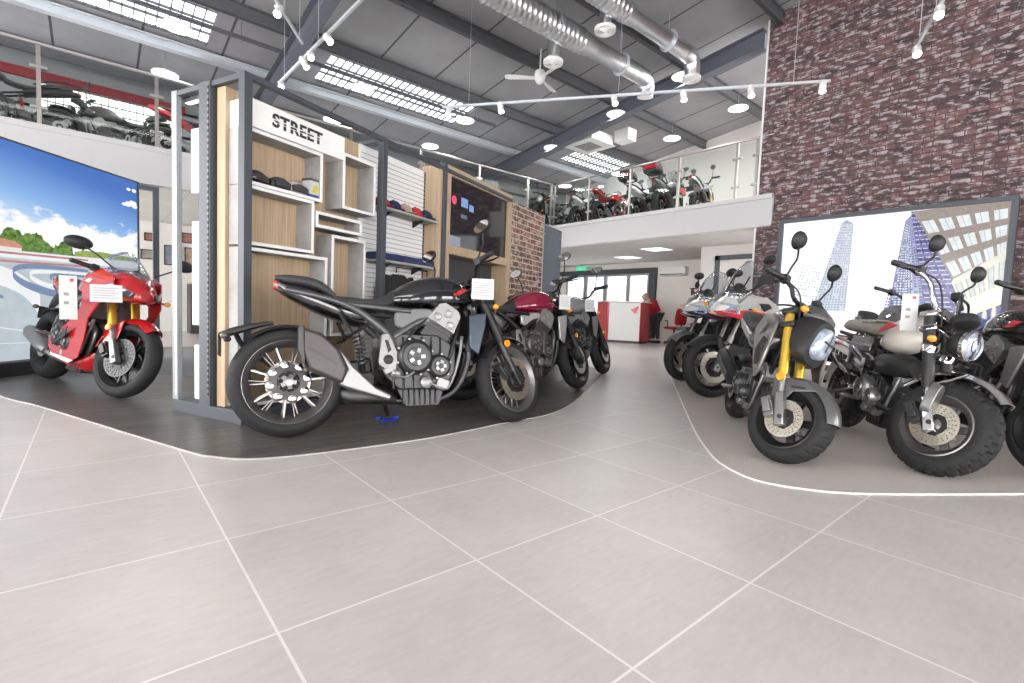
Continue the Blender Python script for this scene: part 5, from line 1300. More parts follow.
    if not low_muffler:
        m = MB(); P = [(.055,.630),(.17,.592),(.262,.505),(.31,.385),(.281,.297),(.10,.385),(.052,.505)]
        m.prism(P, -.235, -.115); mf = m.build('muffler', muff, root, bev=.02, seg=3)
        m = MB(); m.prism([(.045,.632),(.075,.632),(.078,.40),(.042,.50)], -.242, -.108); m.build('muffler_cap', alu_dark, mf, bev=.006)
        m = MB(); m.prism([(.085,.53),(.25,.42),(.255,.408),(.09,.50)], -.2385, -.232); m.build('muffler_crease', alu_dark, mf)
        m = MB(); m.prism([(.255,.515),(.345,.40),(.47,.275),(.565,.225),(.555,.19),(.30,.275),(.262,.298),(.312,.385)], -.225, -.12); m.build('heat_shield', shield, mf, bev=.012)
    else:
        m = MB(); m.tube([(.62,-.10,.19),(.45,-.15,.24),(.36,-.17,.29)], .028, 12, 4); mf = m.build('link_pipe', alu_dark, root)
        m = MB(); m.tube([(.42,-.17,.26),(.36,-.18,.30),(.06,-.20,.43),(.02,-.20,.445)], [.04,.058,.058,.04], 18); m.build('muffler', muff, mf)
    # rear running gear
    swingarm(root, (.50,0,.42), (0,0,Rw), .125, frame_blk, sides=(1,) if single else (1,-1))
    if not single: chain(root, (.52,0,.42), (0,0,Rw), .105)
    rear_shock(root, (.44,.03,.38), (.40,.03,.66), sp=alu_mid)
    for s in (1,-1):
        m = MB(); m.plate([(.515,s*.19,.60),(.56,s*.19,.605),(.615,s*.195,.475),(.60,s*.20,.37),(.53,s*.20,.345),(.49,s*.19,.42)], s*.02); hg = m.build('foot_hanger', alu_mid, root, bev=.008)
        m = MB(); m.lathe([(.03,s*.185),(.03,s*.2),(.012,s*.205)], (.55,0,.44), 'y', 14); m.plate([(.53,s*.195,.56),(.55,s*.195,.56),(.57,s*.195,.50),(.55,s*.195,.48)], s*.004); m.build('hanger_bolt', frame_blk, hg)
        peg(root, .50, .385, .19, s)
        m = MB(); m.tube([(.28,s*.12,.73),(.34,s*.16,.60),(.30,s*.185,.575)], .012, 8, 3); m.tube([(.44,s*.15,.66),(.34,s*.17,.59)], .011, 8); m.build('pillion_hanger', frame_blk, root); peg(root, .30, .572, .185, s, .08, frame_blk)
        m = MB(); m.tube([(.56,s*.21,.345),(.64,s*.225,.33),(.70,s*.23,.36)], .007, 8, 3); m.build('foot_lever', alu, root)
    # hugger with plate
    m = MB(); a0 = V((0,0,Rw)); 
    fender(root, I, a0, .345, .17, 78, 128, black_plastic, 'rear_hugger', False, .02)
    m = MB(); m.tube([(.02,.12,.36),(-.22,.11,.52),(-.285,.06,.62),(-.31,0,.60)], [.02,.016,.014,.014], 8, 5); m.loft([(-.36,.575,.61,.035,.03,3),(-.28,.60,.645,.045,.04,3),(-.15,.645,.675,.04,.035,3),(-.08,.66,.68,.02,.02,3)], 14); m.build('plate_arm', black_plastic, root)
    plate_holder(root, (-.355,0,.535))
    ft = side_stand(root, .55, .30, lean)
    m = MB(); m.tube([(1.0,.02,.92),(.8,-.165,.70),(.6,-.16,.5),(.52,-.17,.42)], .007, 6, 6); m.tube([(1.05,-.10,.70),(.98,-.185,.55),(.93,-.18,.42),(.80,-.18,.30)], .011, 7, 5); m.tube([(1.05,.10,.70),(.98,.185,.55),(.93,.18,.42),(.80,.18,.30)], .011, 7, 5); m.build('cable', black_plastic, root)
    return root, M, ft
# ------------------------------------------------------------------ faired sports bike
def sportbike(label, loc, yaw, lean=9, steer=24, paint=None, hi=True, group=None):
    root = bike_root(label, loc, yaw, lean, group); I = Matrix()
    paint = paint or MATS.get('racing_red_paint') or mat('racing_red_paint', (.42,.006,.011), .16, ns=8, na=.06, coat=1)
    ax = V((1.45,0,.302)); M = settle(steer_matrix(V((1.16,0,.90)), 25, steer), ax, .302, .12, lean)
    wheel(root, 'rear_wheel', (0,0,.318), .318, .18, .222, I, 's10', rim_blk, 'street', [(-.085,.12,.08)], hi=hi)
    wheel(root, 'front_wheel', ax, .302, .12, .222, M, 's10', rim_blk, 'street', [(.07,.150,.085),(-.07,.150,.085)], hi=hi, dm=alu_dark)
    fork(root, M, ax, (1.16,0,.93), .098, gold, alu_mid, .027, True, .38)
    caliper(root, M, ax, -.085, alu_dark, .14, 160); caliper(root, M, ax, .085, alu_dark, .14, 160)
    f = fender(root, M, ax, .332, .14, 50, 168, paint, lip=.05)
    for s in (1,-1):
        m = MB(M); m.plate([V(ax)+V(p) for p in [(-.22,s*.085,.20),(-.05,s*.085,.30),(-.06,s*.09,.15),(-.12,s*.09,.02),(-.19,s*.09,.06)]], s*.012); m.build('fender_side', paint, f, bev=.005)
    handlebar(root, M, (1.12,0,.955), .35, .01, .05)
    dash(root, M, (1.24,0,.99), .05, 40)
    # nose with lamps and screen
    m = MB(); m.loft([(1.06,.80,1.0,.15,.10,2.6),(1.20,.76,1.01,.19,.14,2.8),(1.36,.74,.985,.185,.13,2.6),(1.49,.735,.91,.135,.085,2.4),(1.565,.755,.84,.06,.035,2.2)], 26, smooth=4); nose = m.build('nose_fairing', paint, root, ang=60)
    for s in (1,-1):
        m = MB(); m.plate([(1.45,s*.150,.80),(1.545,s*.085,.775),(1.555,s*.07,.815),(1.42,s*.165,.865),(1.34,s*.185,.855)], s*-.016, d=(-.5,1,0)); hl = m.build('headlight', MATS.get('tinted_headlight') or mat('tinted_headlight', (.10,.11,.13), .08, .4, ns=30, na=.4, coat=1), nose, bev=.006)
        m = MB(); m.plate([(1.44,s*.157,.795),(1.55,s*.088,.765),(1.545,s*.09,.78),(1.42,s*.165,.81)], s*-.018, d=(-.5,1,0)); m.build('headlight_surround', black_plastic, hl)
    m = MB(); rs = []
    for (x, z, w, c) in ((1.46,.93,.11,.02),(1.36,1.03,.135,.045),(1.24,1.12,.125,.06),(1.17,1.165,.09,.055)): rs.append([(x-c*2.2*(q**2), w*q, z-.05*q*q) for q in [k/6-1 for k in range(13)]])
    n = len(rs[0]); vs = [p for r in rs for p in r]; m.add(vs, [(i*n+j, i*n+j+1, (i+1)*n+j+1, (i+1)*n+j) for i in range(len(rs)-1) for j in range(n-1)])
    m.build('windscreen', screen_m, root, solid=.004)
    for s in (1,-1): mirror(root, I, (1.33,s*.14,.985), (1.27,s*.37,1.135), 'oval', .062, m_=black_plastic); indicator(root, I, (1.38,s*.18,.775), s, .05)
    # side fairings
    for s in (1,-1):
        m = MB()
        m.plate([(1.40,s*.17,.93),(1.22,s*.195,.985),(1.05,s*.20,.93),(.97,s*.205,.82),(1.10,s*.235,.745),(1.12,s*.24,.66),(1.02,s*.245,.57),(.86,s*.24,.50),(.66,s*.225,.44),(.52,s*.21,.40),(.50,s*.20,.33),(.62,s*.205,.24),(.98,s*.215,.20),(1.14,s*.21,.27),(1.20,s*.215,.42),(1.24,s*.225,.58),(1.36,s*.21,.72),(1.44,s*.17,.80)], s*.012)
        sf = m.build('side_fairing', paint, root, bev=.006)
        m = MB(); m.plate([(1.34,s*.195,.845),(1.10,s*.212,.90),(1.04,s*.214,.875),(1.32,s*.200,.825)], s*.008); m.build('white_stripe', white_plastic, sf)
        m = MB(); m.plate([(.98,s*.252,.50),(.70,s*.236,.38),(.66,s*.23,.33),(.96,s*.252,.42)], s*.006); m.build('fairing_vent', black_plastic, sf)
        m = MB(); m.plate([(1.10,s*.222,.24),(.62,s*.215,.27),(.64,s*.215,.25),(1.02,s*.222,.215)], s*.005); m.build('white_stripe', white_plastic, sf)
    m = MB(); m.loft([(.56,.17,.27,.10,.17,3),(.80,.14,.25,.11,.20,3),(1.05,.15,.28,.10,.20,3),(1.16,.22,.34,.05,.12,3)], 20); m.build('belly_pan', paint, root, ang=60)
    m = MB(); m.loft([(.57,.79,.87,.085,.06,2.4),(.66,.78,.93,.14,.10,2.8),(.80,.775,1.0,.175,.13,3),(.95,.80,1.025,.18,.13,3),(1.08,.83,.99,.15,.10,2.8),(1.14,.85,.93,.09,.06,2.4)], 26, smooth=4); t = m.build('fuel_tank', paint, root, ang=60)
    m = MB(); m.lathe([(.042,.0),(.042,.008),(.036,.013),(.004,.014)], (.93,0,1.02), 'z', 20); m.build('filler_cap', alu_dark, t)
    m = MB(); m.loft([(.22,.79,.84,.10,.09,3),(.34,.77,.835,.13,.115,3),(.47,.76,.835,.135,.12,3),(.58,.785,.89,.10,.07,2.6)], 20, smooth=4); m.build('rider_seat', seat_m, root, ang=60)
    m = MB(); m.loft([(-.10,.945,.97,.05,.04,2.6),(.02,.92,.965,.085,.075,3),(.15,.875,.935,.095,.085,3),(.235,.82,.87,.10,.09,3)], 20, smooth=4); m.build('pillion_seat', seat_m, root, ang=60)
    m = MB(); m.loft([(-.20,.90,.955,.03,.035,2.6),(-.10,.86,.945,.07,.075,3),(.10,.79,.90,.095,.10,3),(.28,.72,.82,.11,.12,3),(.42,.68,.78,.09,.11,3)], 20, smooth=4); tu = m.build('tail_unit', paint, root, ang=60)
    m = MB(); m.loft([(-.215,.90,.945,.025,.03,3),(-.19,.895,.95,.04,.045,3)], 14, smooth=0); m.build('tail_light', red_lens, tu)
    m = MB()
    for s in (1,-1): m.tube([(1.10,s*.08,.88),(.85,s*.17,.70),(.60,s*.165,.58),(.52,s*.15,.40)], [.04,.038,.036,.03], 10, 5); m.tube([(.60,s*.13,.62),(.35,s*.11,.74),(.0,s*.07,.85)], .016, 8, 4)
    m.build('frame', alu_dark, root)
    engine(root, .76, .44, 1.0, .175); throttle_bodies(root, [(.86,.70),(.72,.74)])
    ex = headers(root, 4, 0, 0, [(1.0,.54,1),(1.10,.48,1),(1.06,.33,1),(.95,.22,.9),(.6,.20,.5)], .11, .02, alu)
    m = MB(); m.tube([(.6,-.10,.21),(.42,-.15,.25),(.32,-.17,.29)], .028, 12, 4); lk = m.build('link_pipe', alu, root)
    m = MB(); m.tube([(.40,-.165,.27),(.34,-.175,.30),(.10,-.20,.41),(.05,-.20,.43)], [.04,.058,.06,.045], 18); m.build('muffler', alu, lk)
    swingarm(root, (.50,0,.42), (0,0,.318), .125, alu, sides=(1,-1)); chain(root, (.52,0,.42), (0,0,.318), .105)
    rear_shock(root, (.42,.0,.38), (.44,.0,.68))
    for s in (1,-1):
        m = MB(); m.plate([(.50,s*.18,.58),(.56,s*.18,.58),(.55,s*.195,.42),(.46,s*.195,.40)], s*.018); m.build('foot_hanger', alu, root, bev=.008); peg(root, .48, .42, .19, s)
    fender(root, I, (0,0,.318), .34, .17, 75, 120, black_plastic, 'rear_hugger', False, .02)
    m = MB(); m.tube([(.02,0,.80),(-.16,0,.72),(-.24,0,.66)], [.035,.025,.018], 8, 3, flat=2.0); m.build('plate_arm', black_plastic, root); plate_holder(root, (-.26,0,.60))
    side_stand(root, .55, .30, lean)
    return root, M

pearl_silver = mat('pearl_silver_paint', (.60,.60,.585), .22, .25, ns=12, na=.04, coat=.8)
# ------------------------------------------------------------------ adventure bike
def adventure(label, loc, yaw, lean=9, steer=10, body=None, wedge=None, hi=True, box=False, group=None, beak=None):
    root = bike_root(label, loc, yaw, lean, group); I = Matrix(); beak = beak or black_plastic
    body = body or pearl_silver; wedge = wedge or red_paint
    ax = V((1.52,0,.302)); M = settle(steer_matrix(V((1.20,0,.95)), 27, steer), ax, .302, .12, lean)
    wheel(root, 'rear_wheel', (0,0,.318), .318, .165, .222, I, 'y5', rim_blk, 'street', [(-.08,.12,.08)], spoke_silver if hi else None, hi=hi)
    wheel(root, 'front_wheel', ax, .302, .12, .222, M, 'y5', rim_blk, 'street', [(.07,.155,.10),(-.07,.155,.10)], spoke_silver if hi else None, hi=hi)
    fork(root, M, ax, (1.17,0,1.0), .098, alu_mid, alu, .024, False, .45, refl=False); caliper(root, M, ax, .085, alu_dark, .14, 160); caliper(root, M, ax, -.085, alu_dark, .14, 160)
    fender(root, M, ax, .335, .15, 42, 160, beak, lip=.05)
    bar, tips = handlebar(root, M, (1.12,0,1.08), .41, .06, .12)
    for s in (1,-1):
        e, d = tips[s]; b = e+d*.16; mirror(root, M, b, b+V((.02,s*.05,.21)), 'oval', .058)
        m = MB(M); m.plate([e+V((.08,0,.05)), e+d*.12+V((.13,0,.05)), e+d*.16+V((.13,0,-.03)), e+d*.02+V((.09,0,-.045))], .008, d=(1,0,0)); m.build('hand_guard', black_plastic, root, bev=.003)
    # fairing, lamp and tall screen
    m = MB(); m.loft([(.98,.86,1.06,.17,.13,2.8),(1.16,.84,1.08,.21,.15,2.8),(1.34,.82,1.05,.19,.12,2.6),(1.52,.82,.98,.12,.07,2.4),(1.64,.84,.91,.05,.03,2.2)], 24, smooth=4); nf = m.build('nose_fairing', body, root, ang=60)
    m = MB(); m.plate([(1.44,.17,.86),(1.60,.09,.87),(1.65,-.0,.885),(1.60,-.09,.87),(1.44,-.17,.86),(1.46,-.155,.95),(1.56,-.07,.96),(1.56,.07,.96),(1.46,.155,.95)], .02, d=(1,0,0)); m.build('headlight', head_lens, nf, bev=.006)
    m = MB(); rs = []
    for (x, z, w, c) in ((1.44,1.0,.13,.02),(1.32,1.14,.165,.04),(1.19,1.30,.16,.05),(1.10,1.40,.115,.05)): rs.append([(x-c*2*(q*q), w*q, z-.04*q*q) for q in [k/6-1 for k in range(13)]])
    n = len(rs[0]); vs = [p for r in rs for p in r]; m.add(vs, [(i*n+j, i*n+j+1, (i+1)*n+j+1, (i+1)*n+j) for i in range(3) for j in range(n-1)])
    m.build('windscreen', screen_m, root, solid=.005)
    m = MB()
    for s in (1,-1): m.tube([(1.36,s*.07,1.03),(1.26,s*.08,1.16),(1.20,s*.08,1.24)], .008, 6)
    m.build('screen_bracket', frame_blk, root); dash(root, I, (1.20,0,1.12), .06, 50)
    for s in (1,-1):
        m = MB(); m.plate([(1.50,s*.11,.93),(1.30,s*.21,1.03),(1.05,s*.215,1.05),(.72,s*.19,.97),(.60,s*.17,.87),(.78,s*.20,.84),(1.05,s*.235,.84),(1.30,s*.225,.86)], s*.014); sp_ = m.build('side_fairing', body, root, bev=.006)
        m = MB(); m.plate([(1.665,s*.02,.872),(1.53,s*.135,.895),(1.36,s*.215,.905),(1.20,s*.25,.90),(.92,s*.232,.885),(.82,s*.21,.79),(1.02,s*.24,.755),(1.25,s*.25,.785),(1.48,s*.165,.825),(1.62,s*.06,.845)], s*.018); m.build('lower_wedge', wedge, sp_, bev=.006)
        m = MB(); m.plate([(1.18,s*.228,.985),(1.0,s*.228,.985),(.92,s*.222,.945),(1.08,s*.236,.91)], s*.008); m.build('fairing_inlet', black_plastic, sp_)
        m = MB(); m.plate([(1.13,s*.19,.72),(1.22,s*.18,.70),(1.20,s*.18,.46),(1.12,s*.185,.48)], s*.02); m.build('radiator_cowl', black_plastic, root, bev=.006)
        indicator(root, I, (1.34,s*.20,.92), s, .05)
    m = MB(); m.loft([(.58,.83,.90,.10,.07,2.6),(.72,.82,1.0,.16,.12,3),(.90,.84,1.06,.18,.14,3),(1.06,.88,1.05,.16,.12,2.8),(1.12,.9,1.0,.1,.08,2.4)], 24, smooth=4); m.build('fuel_tank', body, root, ang=60)
    m = MB(); m.loft([(-.16,.90,.945,.09,.08,3),(.05,.86,.935,.12,.105,3),(.19,.83,.90,.13,.11,3),(.27,.79,.845,.14,.12,3),(.45,.775,.84,.145,.125,3),(.60,.80,.89,.11,.08,3)], 22, smooth=4); m.build('dual_seat', seat_m, root, ang=60)
    m = MB(); m.loft([(-.24,.84,.90,.05,.05,3),(-.10,.80,.90,.10,.10,3),(.15,.73,.86,.12,.12,3),(.40,.66,.79,.10,.12,3)], 20, smooth=4); tu = m.build('tail_unit', body, root, ang=60)
    m = MB(); m.loft([(-.262,.845,.895,.035,.04,3),(-.23,.84,.90,.055,.055,3)], 14, smooth=0); m.build('tail_light', red_lens, tu)
    m = MB()
    for s in (1,-1): m.tube([(.28,s*.13,.86),(.05,s*.16,.96),(-.20,s*.14,.98),(-.27,s*.08,.975)], .012, 8, 4)
    m.tube([(-.27,.08,.975),(-.285,0,.975),(-.27,-.08,.975)], .012, 8, 3); m.build('grab_rail', frame_blk, root)
    m = MB()
    for s in (1,-1): m.tube([(1.12,s*.07,.92),(.9,s*.16,.76),(.62,s*.165,.60),(.52,s*.15,.40)], .028, 10, 5); m.tube([(.62,s*.14,.64),(.30,s*.12,.74),(-.05,s*.08,.82)], .016, 8, 4); m.tube([(1.05,s*.10,.80),(1.14,s*.12,.50),(1.02,s*.14,.26),(.70,s*.15,.24)], .016, 8, 4)
    m.build('frame', frame_blk, root)
    engine(root, .76, .45, 1.0, .165, alu_dark, alu_dark, alu_mid, 58, ncyl=2); throttle_bodies(root, [(.88,.66),(.74,.74)], .07)
    m = MB(); m.box((1.13,0,.60), (.035,.30,.24), (0,12,0)); m.build('radiator', black_plastic, root)
    m = MB(); m.prism([(.60,.19),(1.10,.18),(1.22,.30),(1.20,.33),(1.08,.215),(.60,.215)], -.15, .15); m.build('skid_plate', alu, root, bev=.01)
    headers(root, 2, 0, 0, [(1.02,.52,1),(1.12,.44,1),(1.08,.28,1),(.95,.20,.8),(.6,.22,.5)], .06, .022, alu)
    m = MB(); m.tube([(.6,-.05,.22),(.45,-.14,.27),(.36,-.17,.33)], .026, 12, 4); lk = m.build('link_pipe', alu, root)
    m = MB(); m.tube([(.42,-.165,.30),(.36,-.18,.34),(.02,-.215,.52),(-.05,-.22,.555)], [.035,.062,.066,.045], 18); m.build('muffler', graph, lk)
    swingarm(root, (.50,0,.42), (0,0,.318), .12, alu_dark); chain(root, (.52,0,.42), (0,0,.318), .10); rear_shock(root, (.40,0,.38), (.44,0,.70))
    for s in (1,-1):
        m = MB(); m.plate([(.50,s*.18,.58),(.56,s*.18,.58),(.55,s*.195,.36),(.46,s*.195,.34)], s*.018); m.build('foot_hanger', alu_dark, root, bev=.008); peg(root, .50, .36, .19, s)
    fender(root, I, (0,0,.318), .342, .18, 70, 130, black_plastic, 'rear_hugger', False, .02)
    m = MB(); m.tube([(-.16,0,.82),(-.28,0,.74),(-.33,0,.68)], [.035,.025,.018], 8, 3, flat=2); m.build('plate_arm', black_plastic, root); plate_holder(root, (-.35,0,.61))
    if box:
        m = MB(); m.loft([(-.50,.99,1.20,.16,.13,4),(-.30,.985,1.27,.22,.17,4),(-.08,.985,1.20,.18,.14,4)], 24, smooth=4); tb = m.build('top_box', black_plastic, root, ang=60)
        m = MB(); m.loft([(-.512,1.06,1.13,.14,.13,4),(-.46,1.05,1.14,.19,.17,4)], 16, smooth=0); m.build('box_reflector', red_lens, tb)
    side_stand(root, .55, .30, lean)
    return root, M

# ------------------------------------------------------------------ small street bike with yellow fork
def minibike(label, loc, yaw, lean=8, steer=38, tankm=None, hi=True, group=None, fork_m=gold, fend=None):
    root = bike_root(label, loc, yaw, lean, group); I = Matrix(); tankm = tankm or MATS.get('gunmetal_paint') or mat('gunmetal_paint', (.27,.265,.26), .3, .6, ns=12, na=.08, coat=.8); fend = fend or MATS.get('graphite_fender') or mat('graphite_fender', (.13,.13,.135), .32, .5, ns=12, coat=.5)
    Rw = .238; ax = V((1.20,0,Rw)); M = settle(steer_matrix(V((.985,0,.74)), 25, steer), ax, Rw, .125, lean)
    wheel(root, 'rear_wheel', (0,0,Rw+.004), Rw+.004, .135, .158, I, 's5', rim_blk, 'scoop', [(-.07,.09,.055)], hi=hi)
    wheel(root, 'front_wheel', ax, Rw, .125, .158, M, 's5', rim_blk, 'scoop', [(-.066,.108,.058)], hi=hi)
    fork(root, M, ax, (.955,0,.84), .083, fork_m, alu, .024, True, .38)
    caliper(root, M, ax, -.075, alu_mid, .105, 165)
    f = fender(root, M, ax, Rw+.022, .145, 18, 140, fend, lip=.035, stay=False, taper=.8)
    for s in (1,-1):
        m = MB(M); m.plate([V(ax)+V(p) for p in [(-.17,s*.070,.205),(.02,s*.072,.245),(.10,s*.074,.205),(-.02,s*.078,.16),(-.06,s*.08,.05),(-.10,s*.08,.03),(-.12,s*.08,.08)]], s*.012); fs_ = m.build('fender_side', fend, f, bev=.005)
        m = MB(M); m.plate([V(ax)+V(p) for p in [(-.04,s*.0785,.19),(.035,s*.078,.205),(.03,s*.078,.192),(-.045,s*.0785,.175)]], s*.005); m.build('fender_slot', black_plastic, fs_)
    bar, tips = handlebar(root, M, (.93,0,.91), .335, .085, .09)
    for s in (1,-1):
        e, d = tips[s]; b = e+d*.15+V((0,0,.015)); mirror(root, M, b, b+V((-.02,s*.03,.225)), 'round', .056)
    dash(root, M, (1.0,0,.90), .055, 45)
    # stacked angular headlight
    m = MB(M); m.loft([(.99,.62,.84,.09,.085,3),(1.06,.575,.86,.118,.10,3),(1.12,.57,.85,.118,.10,3),(1.14,.58,.84,.11,.092,3)], 22, smooth=0); hl = m.build('headlight', black_plastic, root, ang=50)
    m = MB(M); m.loft([(1.12,.615,.815,.082,.066,2.6),(1.16,.622,.81,.078,.062,2.5),(1.180,.64,.795,.064,.05,2.4),(1.186,.67,.775,.042,.032,2.3)], 22, smooth=3); m.build('headlight_lens', head_lens, hl, bev=.006)
    m = MB(M); m.box((1.180,0,.725),(.016,.10,.012)); m.box((1.180,0,.725),(.014,.012,.10)); m.build('lamp_bar', alu_dark, hl)
    m = MB(M); m.loft([(1.00,.83,.93,.08,.06,3),(1.08,.83,.91,.075,.055,3),(1.13,.835,.87,.06,.05,3)], 18); m.build('headlight_cowl', fend, hl, ang=50)
    for s in (1,-1): indicator(root, M, (1.05,s*.09,.855), s, .045)
    for s in (1,-1):
        m = MB(); m.plate([(.98,s*.13,.78),(1.04,s*.17,.62),(1.0,s*.185,.46),(.93,s*.185,.42),(.80,s*.18,.56),(.66,s*.16,.72),(.76,s*.15,.82),(.90,s*.135,.83)], s*.02); sh = m.build('tank_shroud', tankm, root, bev=.012)
        m = MB(); m.plate([(.985,s*.172,.66),(.96,s*.187,.50),(.90,s*.187,.50),(.86,s*.182,.60),(.92,s*.17,.68)], s*.008); m.build('shroud_inlet', black_plastic, sh)
        m = MB(); m.plate([(.93,s*.164,.76),(.82,s*.168,.69),(.79,s*.169,.71),(.88,s*.16,.78)], s*.006); m.build('winged_emblem', alu, sh)
    m = MB(); m.loft([(.52,.70,.76,.08,.06,2.6),(.62,.68,.82,.12,.09,3),(.76,.68,.865,.14,.10,3),(.90,.70,.84,.11,.08,2.8),(.95,.73,.79,.07,.05,2.4)], 22, smooth=4); t = m.build('fuel_tank', tankm, root, ang=60)
    m = MB(); m.lathe([(.04,0),(.04,.01),(.03,.016),(.004,.017)], (.78,0,.86), 'z', 18); m.build('filler_cap', alu, t)
    m = MB(); m.loft([(-.16,.83,.865,.05,.04,3),(-.04,.79,.855,.10,.09,3),(.14,.755,.825,.12,.105,3),(.28,.72,.775,.125,.11,3),(.44,.70,.765,.12,.10,3),(.56,.70,.80,.085,.06,3)], 22, smooth=4); m.build('dual_seat', seat_m, root, ang=60)
    m = MB(); m.loft([(-.24,.77,.83,.035,.035,3),(-.12,.73,.82,.08,.085,3),(.10,.67,.77,.10,.11,3),(.34,.58,.71,.10,.11,3)], 20, smooth=4); tu = m.build('tail_unit', tankm, root, ang=60)
    m = MB(); m.loft([(-.26,.775,.825,.025,.03,3),(-.23,.77,.83,.04,.045,3)], 14, smooth=0); m.build('tail_light', red_lens, tu)
    m = MB(); m.tube([(.95,0,.78),(.80,0,.66),(.55,0,.58),(.42,0,.38)], .035, 10, 5)
    for s in (1,-1): m.tube([(.55,s*.06,.58),(.2,s*.08,.66),(-.1,s*.06,.74)], .014, 8, 4); m.tube([(.92,s*.04,.72),(.86,s*.06,.48),(.80,s*.06,.36)], .016, 8, 4)
    m.build('frame', frame_blk, root)
    engine(root, .60, .34, .72, .13, alu_dark, alu_dark, alu_mid, 74, ncyl=1)
    headers(root, 1, 0, 0, [(.86,.36,1),(.90,.28,1),(.80,.19,1),(.5,.20,1.2),(.36,.30,1.5)], .08, .018, alu_dark)
    m = MB(); m.tube([(.40,-.125,.28),(.34,-.14,.32),(.0,-.17,.47),(-.06,-.17,.50)], [.03,.055,.06,.04], 18); mf = m.build('muffler', black_plastic, root)
    m = MB(); m.plate([(.30,-.205,.38),(.05,-.232,.49),(.05,-.235,.43),(.28,-.205,.33)], -.006); m.build('heat_shield', alu, mf, bev=.004)
    swingarm(root, (.40,0,.34), (0,0,Rw), .10, frame_blk, .06, .045); chain(root, (.44,0,.34), (0,0,Rw), .085, .03, .07); rear_shock(root, (.25,0,.33), (.32,0,.60))
    fender(root, I, (0,0,Rw), Rw+.04, .16, 60, 150, black_plastic, 'rear_hugger', False, .02)
    m = MB(); m.tube([(-.12,0,.75),(-.24,0,.66),(-.30,0,.58)], [.03,.022,.018], 8, 3, flat=2); m.build('plate_arm', black_plastic, root); plate_holder(root, (-.32,0,.52))
    for s in (1,-1):
        m = MB(); m.plate([(.44,s*.13,.42),(.50,s*.13,.40),(.47,s*.15,.27),(.40,s*.15,.28)], s*.014); m.build('foot_hanger', alu, root, bev=.005); peg(root, .45, .28, .15, s)
    side_stand(root, .42, .25, lean)
    return root, M

